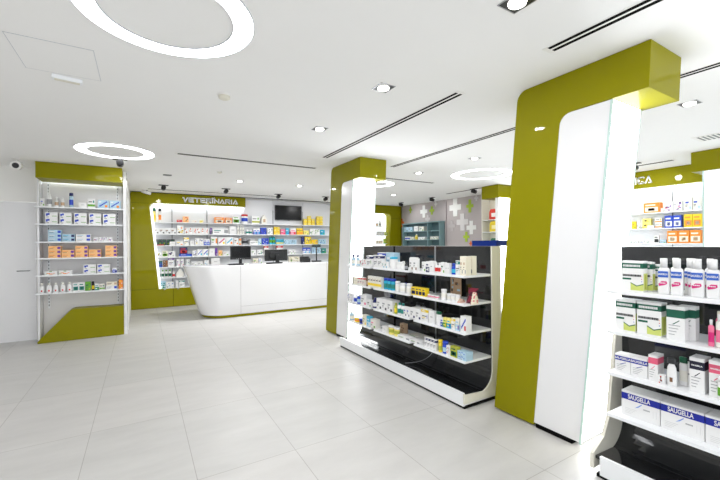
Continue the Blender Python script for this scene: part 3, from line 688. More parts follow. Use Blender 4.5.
# ================================================================== GREEN BRACKET PILLARS
def pillar(oy, label):
    e = empty('bracket_pillar', (2.55, oy, 0)); tag(e, label, 'pillar', 'green bracket pillars with glowing ends')
    D = .43
    # profile in (y, z), leaning towards the camera side
    g = [(2.08, .012), (1.722, .012), (1.495, 2.30), (.966, 2.30), (.953, CEIL-.002), (1.832, CEIL-.002)]
    g = fillet(g, {2: .085, 5: .085})
    MB().prism([(y, z) for y, z in g], 'YZ', 0, D, GREEN).build('green_frame', e, .003)
    D2 = .39
    inner = fillet([(1.720, .03), (1.384, .03), (1.169, 2.298), (1.497, 2.298)], {3: .083})
    MB().prism(inner, 'YZ', .006, D2-.004, LACQ).build('white_panel', e)
    MB().box(0, D2-.01, 1.43, 1.70, .001, .029, DARK).build('recess', e)
    # glowing face towards -Y, slightly inset, with glass edge
    MB().prism([(1.383, .032), (1.377, .032), (1.162, 2.296), (1.168, 2.296)], 'YZ', .012, D2-.012, GLOWP).build('light_panel', e)
    m = MB()
    for a, b_ in ((.0, .012), (D2-.012, D2)): m.prism([(1.384, .02), (1.372, .02), (1.157, 2.296), (1.169, 2.296)], 'YZ', a, b_, GLASSE)
    o = m.build('glass_edge', e); tag(o, 'pale green glass edge')
pillar(0, 'near green bracket pillar with white panel and glowing end')
pillar(3.29, 'middle green bracket pillar standing between counter and gondola')
# two headers in the second row
e = empty('bracket_pillar', (6.18, 4.9, 0)); tag(e, 'far green bracket pillar beside the plus-sign wall', 'pillar')
MB().box(0, .45, 0, .42, 2.31, CEIL-.002, GREEN).build('green_header', e, .003)
MB().prism([(.03, 0), (.09, 0), (.09, 2.309), (-.0, 2.309)], 'YZ', .02, .43, LACQ).build('white_panel', e)
MB().prism([(.03, .01), (.02, .01), (-.012, 2.305), (-.002, 2.305)], 'YZ', .03, .42, GLOWP).build('light_panel', e)
e = empty('bracket_pillar', (6.3, 1.0, 0)); tag(e, 'green bracket pillar at the edge, beside the orange cartons', 'pillar')
MB().box(0, .45, -.2, .925, 2.312, CEIL-.002, GREEN).build('green_header', e, .003)
MB().box(.02, .43, .0, .80, .0, 2.311, mat('glow_side', (232, 242, 246), .4, emit=.35)).build('glowing_panel', e)
MB().box(.01, .44, .80, .815, 0, 2.311, GLASSE).build('glass_edge', e)

# ================================================================== GONDOLAS
def gondola(y0, y1, bays, label, zs=(1.12, .88, .636, .394), cream_end=False):
    e = empty('shelf_gondola', (2.67, (y0+y1)/2, 0)); tag(e, label, 'gondola')
    cy = (y0+y1)/2
    def B(mb, n, bev=0):
        o = mb.build(n, e, bev); o.location = (-2.67, -cy, 0); return o
    XB = 2.67; r = .13
    # curved black back running down to the plinth
    curve = [(XB, 1.366), (XB, .27)] + arc(XB-.17, .27, .17, 0, -75, 8)[1:] + [(2.335, .118)]
    back = curve + [(2.335, .100), (XB+.02, .045), (XB+.02, 1.366)]
    B(MB().prism([(x, z) for x, z in back], 'XZ', y0+.014, y1-.014 if not cream_end else y1-.0005, BLACK), 'back_panel')
    B(MB().box(XB+.02, XB+.11, y0+.014, y1-.014, .045, 1.366, WHITE), 'core')
    endp = [(2.312, .045), (2.312, .134)] + [(x-.001, z+.004) for x, z in curve[:1:-1]][0:0] + [(2.34, .118)] + [(x, z) for x, z in curve[::-1][1:]] + [(XB+.12, 1.366), (XB+.12, .045)]
    o = B(MB().prism(endp, 'XZ', y0, y0+.013, CREAM), 'end_panel')
    if cream_end:
        ep = [(2.312, .045), (2.312, .134), (2.44, .20), (2.50, .30), (2.60, .85), (2.66, 1.0), (XB+.12, 1.366), (XB+.12, .045)]
        B(MB().prism(ep, 'XZ', y1, y1+.02, CREAM), 'end_panel')
    else:
        B(MB().prism(endp, 'XZ', y1-.013, y1, CREAM), 'end_panel')
    B(MB().box(2.312, 2.332, y0+.013, y1-.013 if not cream_end else y1-.035, .022, .132, SHELF), 'plinth')
    B(MB().box(2.333, 2.76, y0+.02, y1-.04, .022, .044, WHITE), 'bottom_board')
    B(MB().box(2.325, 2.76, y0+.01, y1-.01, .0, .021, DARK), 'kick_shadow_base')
    for i, (a, b_) in enumerate(bays):
        for z in zs:
            o = B(MB().box(2.335, XB-.001, a+.004, b_-.004, z-.02, z, SHELF), 'shelf', .002)
        if i: B(MB().box(XB-.006, XB-.0005, b_+.022, b_+.040, .26, 1.366, METAL if i == len(bays)-1 else DARK), 'upright')
    return e
gondola(2.19, 4.44, ((3.69, 4.26), (2.95, 3.62), (2.20, 2.885)), 'low black-backed gondola with four shelf levels between the pillars')
gondola(-.6, 1.17, ((.42, 1.108), (-.3, .415)), 'low black-backed gondola in the foreground beside the near pillar', zs=(1.118, .885, .642, .40), cream_end=True)
# corded cable under the shelves
cu = bpy.data.curves.new('power_cable', 'CURVE'); cu.dimensions = '3D'; cu.bevel_depth = .003; cu.bevel_resolution = 2; cu.materials.append(pc('grey'))
sp = cu.splines.new('NURBS'); P_ = [(2.66, 2.90, .40), (2.655, 2.90, .3), (2.60, 2.95, .16), (2.48, 3.05, .13), (2.40, 3.1, .127)]; sp.points.add(len(P_)-1)
for q, p in zip(sp.points, P_): q.co = (*p, 1)
sp.use_endpoint_u = True
o = bpy.data.objects.new('power_cable', cu); COL.objects.link(o); bpy.context.view_layer.update()
me = bpy.data.meshes.new_from_object(o.evaluated_get(bpy.context.evaluated_depsgraph_get())); bpy.data.objects.remove(o); o = bpy.data.objects.new('power_cable', me); COL.objects.link(o); tag(o, 'thin grey cable hanging down the black gondola back', 'cable')
# blue tray on the gondola end
e = empty('blue_display_tray', (2.76, 2.32, 1.367)); tag(e, 'long low blue tray lying on top of the gondola end', 'tray')
MB().box(-.02, .34, -.125, .16, 0, .006, BLUE).build('tray_bottom', e)
m = MB(); m.box(-.02, -.012, -.125, .16, .006, .052, BLUE).box(.332, .34, -.125, .16, .006, .052, BLUE).box(-.012, .332, -.125, -.117, .006, .052, BLUE).box(-.012, .332, .152, .16, .006, .052, BLUE)
m.build('tray_rim', e)

FR = 2.352
GZ = (1.12, .88, .636, .394)
GN = [q+' shelf of middle gondola' for q in ('top', 'second', 'third', 'bottom')]
R = [Row('X', FR, z, GN[i], 'middle pillar', hs=1.1) for i, z in enumerate(GZ)]
r = R[0]
r.bot(350.4, 353.6, .125, 'clear bottle with navy cap', base='lightblue', a1='offwhite', cap='navy', style='round'); r.bot(354.8, 358, .125, 'clear bottle with navy cap', base='lightblue', a1='offwhite', cap='navy', style='round')
r.box(357.5, 364, .075, 'low white carton with red print', a1='red', a2='pink', style='busy', n=3, off=.03); r.box(366, 371.5, .12, 'white carton with navy mark', a1='navy', style='topband'); r.box(371.8, 380, .13, 'tall white carton with navy dashes', a1='navy', a2='grey', style='topband', n=2, off=.02)
r.box(366.5, 374, .155, 'large pale grey carton at the back', base='offwhite', a1='blue', style='topband', off=.16, n=1, d=.08); r.box(374.5, 383, .155, 'pale carton with blue side at the back', base='lightblue', a1='white', a2='blue', off=.16, d=.08)
r.box(381.5, 387, .068, 'white carton with teal spot', a1='teal', a2='cyan', n=2); r.bot(387.5, 393, .12, 'white tub with a tall turquoise lid', a1='white', cap='cyan', style='tub', capstyle='tall', oval=1)
r.bot(395, 399, .072, 'short white bottle', style='tub', a1='white', oval=1, n=1); r.bot(399.5, 403.2, .08, 'white bottle with rounded top', style='round', a1='white', oval=1); r.bot(403.6, 406, .075, 'dark grey bottle', base='dark', a1='grey', cap='black', oval=1)
r.box(403.5, 408.6, .12, 'white carton with green foot', a1='green', style='band', off=.08); r.box(409, 416.8, .115, 'tall white carton', a1='grey', a2='brown', style='plain', n=2); 
r.box(421.5, 425.3, .09, 'white carton with grey print', style='plain', a1='grey'); r.box(425.6, 428.6, .095, 'white carton with blue foot', a1='navy', a2='white', style='half', base='white', n=1); r.box(429, 433.4, .10, 'white carton with faint print', style='blank')
r.bot(433.8, 440, .088, 'white bottle with red foot', a1='red', cap='white', n=2, style='plain'); r.box(440.4, 444.4, .095, 'white carton with a green line', a1='darkgreen', style='plain', a2='green'); r.box(444.8, 449, .09, 'slim white carton', style='blank', n=2)
r.bot(450, 455, .09, 'bright blue bottle', base='blue', a1='cyan', cap='blue', style='round'); r.box(455.3, 459.4, .115, 'white carton with teal bands', a1='teal', a2='darkgreen', style='topband'); r.box(459.8, 465.8, .15, 'tall cream carton', base='cream', a1='tan', a2='grey', style='plain', n=2, fill=.94, d=.06); r.box(461.5, 465.8, .15, 'tall cream carton standing farther in', base='cream', a1='tan', a2='grey', style='plain', n=1, fill=.94, off=.08, d=.05)
r = R[1]
r.bot(351, 352.6, .09, 'slim black bottle', base='dark', a1='black', cap='black', oval=1); r.box(353, 356.6, .085, 'pale cream carton', base='cream', a1='tan', style='blank', n=2); r.box(357, 363.8, .09, 'pale pink carton with red top', base='offwhite', a1='red', a2='pink', style='topband', n=3); r.bot(365, 367.2, .11, 'brown bottle', base='brown', a1='tan', cap='brown', oval=1)
r.box(367.6, 381, .12, 'cream carton with yellow foot', base='offwhite', a1='yellow', a2='tan', style='band', n=5); r.bot(381.5, 392, .115, 'turquoise bottle', base='cyan', a1='teal', cap='blue', n=3, capstyle='tall', style='plain', oval=1, off=.01)
r.bot(392.5, 396, .075, 'turquoise bottle behind the white ones', base='cyan', a1='teal', cap='blue', off=.12, oval=1); r.bot(393.8, 397.2, .10, 'slim white tube', style='plain', capstyle='tall', oval=1, a1='offwhite', name='tube', cat='tube')
r.bot(397.6, 403.2, .088, 'wide white bottle', a1='offwhite', n=1, capstyle='tall'); r.bot(404.5, 408.8, .093, 'white bottle with flat cap', capstyle='tall', a1='offwhite', oval=1)
for a, b_ in ((410.8, 415.2), (418, 421.3), (421.6, 424.8)): r.box(a, b_, .072, 'yellow and navy carton', base='yellow', a1='navy', a2='blue', style='picture', d=.05)
r.box(415.4, 417.8, .072, 'yellow and navy carton', base='yellow', a1='navy', a2='blue', style='picture', d=.05)
r.bot(426, 437, .026, 'small flat pink lidded tin', base='offwhite', a1='pink', cap='white', style='tub', n=3, oval=1, fill=.8, name='tin', cat='tin'); r.bot(439.5, 443.8, .088, 'tall narrow white bottle', style='tub', oval=1, a1='offwhite'); r.bot(444.3, 456.8, .058, 'squat white jar', style='tub', oval=1, n=3, a1='offwhite', name='jar', cat='jar', off=.01)
r = R[2]
r.box(347, 351.8, .105, 'white carton with blue leaf print', a1='blue', a2='navy', style='busy', n=2); r.bot(352.3, 355.2, .11, 'white bottle with blue band', a1='blue', cap='white', oval=1); r.bot(355.6, 358.4, .105, 'blue bottle', base='blue', a1='lightblue', cap='white', oval=1)
r.box(360, 366, .12, 'large white carton with grey print', a1='grey', a2='pink', style='plain'); r.box(366.4, 370.6, .075, 'short white carton', style='plain', a1='dark'); r.bot(371, 374.6, .11, 'dark navy bottle', base='navy', a1='white', cap='navy', oval=1)
r.box(376, 392, .12, 'square white carton with a small logo', a1='grey', a2='dark', style='plain', n=3, fill=.98, d=.1); r.bot(392.8, 395.3, .105, 'yellow green tube', base='olive', a1='yellow', cap='olive', oval=1, name='tube', cat='tube')
r.bot(395.6, 402.6, .115, 'white bottle with green cap', a1='teal', cap='teal', n=2, oval=1); r.box(402.9, 409, .095, 'white carton with blue dot', a1='blue', a2='navy', n=2); r.box(409.3, 420.3, .10, 'wide white carton with small mark', a1='grey', a2='navy', n=2, style='plain', fill=.98, d=.11)
r.bot(404, 407.5, .125, 'clear pump bottle with dark pump', base='grey', a1='offwhite', cap='dark', capstyle='pump', off=.13, oval=1); r.bot(409.5, 413, .125, 'clear pump bottle with dark pump', base='grey', a1='offwhite', cap='dark', capstyle='pump', off=.13, oval=1)
r.box(420.6, 427.4, .115, 'white carton with yellow top and blue foot', a1='yellow', a2='blue', style='topband'); r.box(428, 433.6, .11, 'white carton with plain front', style='blank', n=1); r.bot(434, 439.4, .115, 'white bottle with dark green cap', a1='white', cap='darkgreen', style='tub', capstyle='tall')
r.box(439.7, 442.2, .075, 'narrow white and blue carton', a1='blue', style='half', base='white'); r.box(442.5, 445.6, .08, 'narrow yellow and green carton', base='paleyellow', a1='green', a2='yellow', style='half'); r.box(446, 449.8, .082, 'yellow and light blue carton', base='paleyellow', a1='cyan', a2='blue', style='half'); r.box(450.4, 454.2, .092, 'white carton with yellow top', a1='yellow', a2='olive', style='topband'); r.box(454.7, 458.4, .098, 'lilac and white carton', a1='lightblue', a2='purple', style='half', base='offwhite')
r.box(459.6, 466, .125, 'white carton with blue and red picture', a1='blue', a2='red', style='diag', d=.06)
r = R[3]
r.bot(347.4, 350.4, .10, 'clear plastic bottle', base='lightblue', a1='offwhite', cap='white', oval=1); r.bot(352, 357, .052, 'round jar with yellow lid', base='yellow', a1='orange', cap='yellow', style='tub', oval=1, name='jar', cat='jar'); r.bot(357.2, 361.5, .062, 'round blue jar', base='blue', a1='navy', cap='blue', style='tub', oval=1, name='jar', cat='jar')
r.box(361.8, 365.6, .115, 'cream and green carton', base='cream', a1='olive', a2='yellow', style='plain'); r.box(366, 369.3, .115, 'sky blue carton', base='cyan', a1='lightblue', a2='white', style='half'); r.box(369.7, 375, .098, 'white carton at the shelf end', base='offwhite', a1='pink', style='plain')
r.box(381.5, 386, .065, 'short white carton', style='blank'); r.box(389, 393.5, .10, 'tan patterned carton', base='tan', a1='brown', a2='cream', style='busy', off=.14); r.bot(386.6, 391.4, .085, 'lime tube on a black cap', base='paleyellow', a1='olive', cap='white', style='tub', name='tube', cat='tube'); r.bot(391.7, 396.8, .085, 'lime tube on a black cap', base='paleyellow', a1='olive', cap='white', style='tub', name='tube', cat='tube')
r.box(396.5, 409, .028, 'flat white carton lying down', a1='grey', style='side', n=1, d=.09); r.box(409.3, 419, .026, 'flat white carton near the upright', a1='grey', style='side', n=1, d=.12); r.box(398, 412, .024, 'flat white carton lying farther in', base='offwhite', a1='grey', style='side', off=.13, d=.12)
r.box(423.4, 435, .088, 'white carton with blue foot', a1='blue', a2='navy', style='half', base='white', n=4) if False else r.box(423.4, 435, .088, 'white carton with dashes of blue', a1='navy', a2='grey', style='topband', n=4)
r.bot(436.3, 439.9, .10, 'yellow spray can', base='yellow', a1='olive', cap='yellow', capstyle='tall', oval=1, name='spray_can', cat='spray can'); r.bot(440.2, 445, .10, 'blue spray can', base='blue', a1='lightblue', cap='blue', capstyle='tall', oval=1, name='spray_can', cat='spray can')
r.box(445.4, 449, .078, 'white carton with red and green print', a1='red', a2='darkgreen', style='busy'); r.box(449.4, 456, .085, 'green and cream carton', base='olive', a1='darkgreen', a2='cream', style='picture'); r.box(456.3, 465.5, .066, 'flat light blue carton in a stack', base='lightblue', a1='blue', a2='white', style='busy', stack=2, d=.08)
for r in R: r.finish()
# patterned bags standing on the second shelf, end bay
def bag(px, w, h, rgb, rgb2, label, off=.06, lean=0, flare=0):
    m = MB(); A, B_ = paint(rgb, .6), paint(rgb2, .6); n = 8
    k1, k2 = m.mi(A), m.mi(B_); rows = []
    rr = random.Random(int(px))
    for j in range(n+1):
        t = j/n; ww = w*(1-.15*math.sin(t*math.pi)+flare*max(0, t-.6)); d = .045*(1-t)**.6+.003; row = []
        for i in range(12):
            a = 2*math.pi*i/12; row.append(m.bm.verts.new((ww/2*math.cos(a)+lean*t*t+rr.uniform(-.002, .002), .03+d*math.sin(a)+rr.uniform(-.002, .002), h*t)))
        rows.append(row)
    for j in range(n):
        for i in range(12):
            f = m.bm.faces.new((rows[j][i], rows[j][(i+1) % 12], rows[j+1][(i+1) % 12], rows[j+1][i])); f.material_index = k1 if rr.random() < .55 else k2
    m.bm.faces.new(rows[0][::-1]); m.bm.faces.new(rows[-1])
    rw = R[1]; o = rw.place(m.data('gift_bag'), 'gift_bag', rw.pos(px), off, 0)
    tag(o, label, 'bag', 'patterned bags on the gondola'); return o
bag(463.2, .075, .13, (130, 30, 55), (70, 25, 40), 'dark red patterned bag with flared top on the middle gondola', lean=.03, flare=1.5)
bag(469.3, .042, .10, (225, 215, 195), (200, 120, 120), 'cream patterned bag beside the dark red bag', off=.03)
bag(457.5, .04, .03, (205, 150, 140), (190, 170, 150), 'low crumpled pink bag beside the dark red bag', off=.01)
q = R[1].place(carton_mesh(.14, .004, .175, 'tan', 'brown', 'lightblue', 'busy', 5), 'picture_card', at(456, 285, X=2.64).y, .285, 0); tag(q, 'tan and blue picture card leaning against the gondola back', 'card')

# foreground gondola
SZ = (1.118, .885, .642, .40)
R = [Row('X', 2.375, z, n+' of near gondola', 'glowing pillar') for z, n in zip(SZ, ('top shelf', 'second shelf', 'third shelf', 'bottom shelf'))]
GR = mat('box_green', (24, 92, 72), .4); LIME = mat('box_lime', (196, 206, 110), .4); PINKM = mat('magenta_print', (205, 40, 120), .4); BLUM = mat('label_blue', (50, 95, 190), .4); SBLUE = mat('saugella_blue', (16, 34, 150), .4)
WT = pc('white')
def herb_box(w, d, h):
    m = MB(); x0, x1 = -w/2, w/2
    for a, b_, mm in ((0, h*.76, WT), (h*.76, h*.93, GR), (h*.93, h, WT)): m.box(x0, x1, 0, d, a, b_, mm)
    e = .0007; D = pc('dark')
    m.prism([(x0+.42*w, .04*h), (x1, .04*h), (x1, .24*h), (x0+.7*w, .17*h), (x0+.42*w, .27*h)], 'XZ', -e, .0001, LIME)
    m.prism([(x0+.42*w, .27*h), (x0+.7*w, .17*h), (x1, .24*h), (x1, .27*h), (x0+.7*w, .2*h), (x0+.42*w, .30*h)], 'XZ', -e*1.2, .0001, GR)
    rr = random.Random(3); x = x0+.05*w
    while x < x0+.86*w:
        q = rr.uniform(.03, .07)*w; m.box(x, x+q, -e, .0001, .49*h, .56*h, D); x += q+.012*w
    m.box(x0+.05*w, x0+.45*w, -e, .0001, .38*h, .44*h, GR)
    x = x0+.08*w
    while x < x0+.8*w:
        q = rr.uniform(.03, .06)*w; m.box(x, x+q, -e, .0001, .81*h, .88*h, WT); x += q+.015*w
    for i, c in enumerate(('blue', 'red', 'orange')): m.box(x0+.91*w, x0+.94*w, -e, .0001, (.32+.08*i)*h, (.35+.08*i)*h, pc(c))
    m.box(x1-.0001, x1+e, .05*d, .95*d, .05*h, .6*h, LIME); m.box(x1, x1+e*1.5, .3*d, .6*d, .1*h, .55*h, pc('olive'))
    return m.data('carton')
def hb(r, p0, p1, h, desc, off=0, d=.09):
    a, b_ = r.pos(p0), r.pos(p1); w = abs(a-b_)*.97
    o = r.place(herb_box(w, d, h), 'herbal_carton', (a+b_)/2, off, 0); r.items.append((o, desc, (a+b_)/2, 0, 0, 1, 'box')); return o
r = R[0]
hb(r, 621, 643.5, .17, 'white and green carton with leafy foot', d=.05); hb(r, 627.5, 648, .165, 'green and lime carton behind the front one', off=.055, d=.035); hb(r, 634, 652.5, .15, 'green and lime carton against the black back', off=.1, d=.05)
def saug_bottle(r, p0, p1, h, desc, off=0):
    a, b_ = r.pos(p0), r.pos(p1); w = abs(a-b_)*.98; c = (a+b_)/2
    m = MB(); B = pc('white', .25); hb_ = h*.74
    sec = [(0, .92), (.02, 1), (.3, 1), (.62, 1), (.70, .93), (.735, .70), (.745, .42)]
    rings = []
    for t, s_ in sec:
        ring_ = []
        for i in range(20):
            a_ = 2*math.pi*i/20; cx, sy_ = math.cos(a_), math.sin(a_)
            q = 3.2
            ring_.append(m.bm.verts.new((w/2*s_*math.copysign(abs(cx)**(2/q), cx), w*.28+w*.27*s_*math.copysign(abs(sy_)**(2/q), sy_), h*t)))
        rings.append(ring_)
    k = m.mi(B)
    for x, y in zip(rings, rings[1:]):
        for i in range(20):
            f = m.bm.faces.new((x[i], x[(i+1) % 20], y[(i+1) % 20], y[i])); f.material_index = k; f.smooth = True
    m.bm.faces.new(rings[0][::-1]); m.bm.faces.new(rings[-1])
    o = r.place(m.data('wash_bottle'), 'wash_bottle', c, off, 0)
    cp = MB().lathe([(w*.29, h*.745), (w*.30, h*.98), (w*.27, h)], pc('white', .3), seg=16, c=(0, w*.28, 0)).data('cap')
    k_ = bpy.data.objects.new('cap', cp); COL.objects.link(k_); k_.parent = o
    lb = MB(); yy = w*.008-.0012
    lb.box(-w*.42, w*.44, yy, yy+.002, h*.47, h*.64, BLUM)
    lb.prism([(-w*.34, h*.22), (w*.2, h*.26), (w*.36, h*.30), (w*.30, h*.36), (-w*.1, h*.36), (-w*.38, h*.29)], 'XZ', yy, yy+.002, PINKM)
    l_ = lb.build('label', o)
    text('SAUGELLA', w*.28, WT, l_, (0, yy-.0006, h*.555), (math.pi/2, 0, 0), sx=.62, bold=.0004)
    text('poligyn', w*.15, WT, l_, (0, yy-.0006, h*.31), (math.pi/2, -.12, 0), sx=.8) if False else None
    m2 = MB()
    for i in range(4): m2.box(-w*.26+i*w*.13, -w*.17+i*w*.13, yy-.0008, yy, h*.295, h*.325, WT)
    m2.build('flourish_marks', l_)
    r.items.append((o, desc, c, 0, 0, 1, 'bottle'))
for a, b_, off in ((656.6, 668.6, 0), (669.6, 682.2, 0), (689.4, 703.4, 0), (705, 719.5, 0), (721, 736, 0)): saug_bottle(r, a, b_, .19, 'white wash bottle with blue band', off)
for a, b_ in ((662.5, 673.5), (676.5, 688.2), (683.2, 694.5), (697, 708.5), (712, 724)): saug_bottle(r, a, b_, .19, 'white wash bottle in the rear row', off=.085 if a != 683.2 else .04)
r = R[1]
hb(r, 614.5, 635, .18, 'white and green carton with leafy foot', d=.09); hb(r, 636, 661, .18, 'white and green carton with leafy foot', d=.075)
def top_box(r, p0, p1, h, desc, m_, d=.08, off=0, txt=None, size=.012, n=1):
    a0, b0 = r.pos(p0), r.pos(p1)
    for i in range(n):
        a = a0+(b0-a0)*i/n; b_ = a0+(b0-a0)*(i+1)/n
        w = abs(a-b_)*.97; x0, x1 = -w/2, w/2; mb = MB()
        for q0, q1, mm in ((0, h*.66, WT), (h*.66, h*.9, m_), (h*.9, h, WT)): mb.box(x0, x1, 0, d, q0, q1, mm)
        e = .0007; G = pc('grey')
        for k in range(4): mb.box(x0+.12*w, x0+(.75-.1*k)*w, -e, .0001, (.42-.09*k)*h, (.44-.09*k)*h, G)
        mb.prism([(x0+.3*w, .46*h), (x0+.7*w, .60*h), (x0+.72*w, .58*h), (x0+.4*w, .46*h)], 'XZ', -e, .0001, m_)
        o = r.place(mb.data('carton'), 'medicine_carton', (a+b_)/2, off, 0)
        if txt: text(txt, size, WT, o, (0, -e, h*.78), (math.pi/2, 0, 0), bold=.0004)
        r.items.append((o, desc, (a+b_)/2, 0, 0, 1, 'box'))
top_box(r, 665.5, 684.5, .175, 'tall white carton with dark green band', GR, d=.05); top_box(r, 673, 691, .175, 'tall white carton standing behind another', GR, off=.055, d=.05)
r.bot(706.5, 713.5, .13, 'clear bottle of pink liquid', base='pink', a1='magenta', cap='white'); r.bot(714, 722, .16, 'tall pink and green bottle', base='offwhite', a1='pink', cap='white', oval=.7)
r.bot(709, 716, .165, 'pink bottle in the rear', base='pink', a1='white', cap='cream', off=.07); r.bot(723, 733, .15, 'green labelled bottle', base='offwhite', a1='green', cap='white')
r = R[2]
top_box(r, 613.8, 646.5, .106, 'low white carton with dark blue band', SBLUE, d=.07, txt='SAUGELLA', size=.017, n=2)
top_box(r, 647.2, 656.5, .14, 'narrow white carton with pink band', mat('rose_band', (215, 90, 120), .4), d=.08, n=1, txt=None); r.box(656.9, 664.3, .046, 'tiny white carton with red print', a1='red', a2='dark', style='busy', off=-.012)
r.bot(664.5, 675.5, .145, 'white bottle with a dark olive cap', a1='brown', cap='dark', style='reddot', capstyle='tall', oval=.5); r.bot(673, 682.5, .15, 'white bottle with dark cap behind', a1='offwhite', cap='darkgreen', capstyle='tall', oval=.5, off=.05); r.box(679.5, 686.5, .125, 'narrow white carton between bottle and box', style='blank', off=.06)
top_box(r, 688.2, 703.5, .172, 'white carton with black band', mat('ink_band', (24, 26, 48), .4), d=.09, txt='SAUGELLA', size=.009)
top_box(r, 707.6, 723, .175, 'white carton with rose band', mat('rose_band', (215, 90, 120), .4), d=.07, txt='SAUGELLA', size=.009); r.bot(716.5, 726, .11, 'white tube with pink and green label', a1='green', cap='white', capstyle='tall', off=-.018, oval=.6, name='tube', cat='tube')
r = R[3]; r.axis = 2.39
def saug_box(p0, p1, h):
    a, b_ = r.pos(p0), r.pos(p1); w = abs(a-b_)*.985; x0, x1 = -w/2, w/2; d = .12; mb = MB()
    for q0, q1, mm in ((0, h*.66, WT), (h*.66, h*.92, SBLUE), (h*.92, h, WT)): mb.box(x0, x1, 0, d, q0, q1, mm)
    e = .0007; G = pc('grey'); LG = paint((205, 205, 205))
    for k in range(4): mb.box(x0+.1*w, x0+(.42-.05*k)*w, -e, .0001, (.3-.06*k)*h, (.315-.06*k)*h, LG)
    mb.prism([(x0+.36*w, .40*h), (x0+.54*w, .62*h), (x0+.555*w, .60*h), (x0+.46*w, .46*h)], 'XZ', -e, .0001, mat('swish_blue', (120, 150, 215), .4))
    for (a1_, b1_) in ((.835, .84), (.915, .92)): mb.box(x0+a1_*w, x0+b1_*w, -e, .0001, .22*h, .5*h, LG)
    mb.box(x0+.1*w, x0+.9*w, .02, .025, h, h+.0006, LG)
    o = r.place(mb.data('carton'), 'hygiene_carton', (a+b_)/2, 0, 0)
    text('SAUGELLA', .034, WT, o, (-.005, -e, h*.79), (math.pi/2, 0, 0), sx=.66, bold=.0007)
    text('Salviettine', .010, G, o, (.2*w, -e, .47*h), (math.pi/2, 0, 0), sx=.8) if False else None
    m2 = MB()
    for i in range(6): m2.box(.09*w+i*.028*w, .112*w+i*.028*w, -e-.0003, -e, .42*h, .47*h, G)
    m2.build('small_print', o)
    r.items.append((o, 'long white carton with blue SAUGELLA band', (a+b_)/2, 0, 0, 1, 'box'))
saug_box(620, 658.6, .14); saug_box(658.9, 703.2, .14); saug_box(703.5, 757, .14)
for q in R: q.finish()
# ================================================================== RIGHT-HAND WALL: taupe wall with plus signs, teal cabinet, ICA shelving
GX = 7.15
struct('wall_plus_sign_side', MB().box(GX, GX+.15, 6.12, YB-.001, 0, CEIL, GWALL))
struct('trim_2', MB().box(GX-.02, GX-.001, 7.35, 7.37, 0, CEIL-.002, mat('taupe_seam', (160, 152, 152), .7)))
def plus(px, py, hw, hh, rgb, label, t=.36, n=None):
    p = at(px, py, X=GX); a = hw; b_ = hw*t
    e = MB().prism([(-a, -b_), (-b_, -b_), (-b_, -hh), (b_, -hh), (b_, -b_), (a, -b_), (a, b_), (b_, b_), (b_, hh), (-b_, hh), (-b_, b_), (-a, b_)], 'YZ', -.012, -.001, mat('plus_%02x%02x%02x' % rgb, rgb, .5))
    o = e.build('plus_sign_decal', None, .003); o.location = (GX-.001, p.y, p.z); tag(o, label, 'wall decal', 'plus signs on the taupe wall'); return o
plus(455.4, 207.5, .21, .235, (225, 226, 224), 'largest white plus sign high on the taupe wall')
plus(470, 206, .115, .165, (160, 185, 50), 'green plus sign next to the largest white one')
plus(462.6, 222, .20, .22, (208, 205, 204), 'pale grey plus sign below the largest white one')
plus(471.5, 227.5, .155, .17, (225, 226, 224), 'white plus sign between pale grey and lower green ones')
plus(466.5, 236.8, .10, .13, (160, 185, 50), 'lowest green plus sign on the taupe wall')
plus(452, 226, .12, .14, (186, 180, 180), 'faint grey plus sign beside the pale grey one')
plus(424, 211.5, .155, .18, (225, 226, 224), 'white plus sign above the teal cabinet')
plus(432, 210.5, .10, .12, (160, 185, 50), 'green plus sign above the teal cabinet')
plus(428, 219, .11, .12, (200, 196, 196), 'pale plus sign just over the teal cabinet top')
plus(436, 204, .06, .07, (205, 202, 202), 'tiny pale plus sign near the ceiling over the cabinet end')
plus(410.6, 210, .075, .10, (160, 185, 50), 'small green plus sign nearest the lime corner')
plus(476.5, 198, .06, .075, (205, 202, 202), 'tiny pale plus sign near the ceiling by the far pillar')
plus(471, 243.5, .05, .06, (225, 110, 40), 'small orange plus sign low on the taupe wall')
plus(401.9, 223, .12, .14, (225, 110, 40), 'orange plus sign beside the lime panel corner')
T = empty('teal_wall_cabinet', (6.95, 8.2, 0)); tag(T, 'teal open wall cabinet with two bays below the plus signs', 'cabinet')
def tp(mb, n):
    o = mb.build(n, T); o.location = (-6.95, -8.2, 0); return o
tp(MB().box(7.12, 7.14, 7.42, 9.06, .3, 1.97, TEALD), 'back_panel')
for y in (7.42, 7.90, 9.04): tp(MB().box(6.95, 7.12, y, y+.025, .3, 1.97, TEAL), 'side_panel')
tp(MB().box(6.93, 7.14, 7.41, 9.07, 1.971, 2.0, TEAL), 'top_panel')
TZ = (1.75, 1.50, 1.25, 1.0)
for z in TZ: tp(MB().box(6.96, 7.12, 7.445, 9.04, z-.018, z, TEAL), 'shelf')
R = [Row('X', 6.99, z, n+' of teal cabinet', 'lime panel') for z, n in zip(TZ, ('top row', 'second row', 'third row', 'fourth row'))]
R[0].box(404, 412.5, .14, 'grey blue carton', base='lightblue', a1='grey', a2='teal', style='plain', n=2); R[0].box(414, 418, .15, 'white carton', style='blank'); R[0].box(419, 424, .13, 'pale carton', base='offwhite', a1='teal')
R[1].bot(404, 409, .10, 'white jar', n=2, style='tub', oval=1, name='jar', cat='jar'); R[1].box(410, 413.5, .09, 'low pale carton', base='offwhite', a1='grey'); R[1].bot(414.6, 416.6, .17, 'tall yellow tube', base='paleyellow', a1='yellow', oval=1); R[1].box(418, 425, .08, 'small white carton', n=2, a1='grey'); R[1].box(430, 438, .08, 'small pale carton', n=3, base='offwhite', a1='teal', fill=.8)
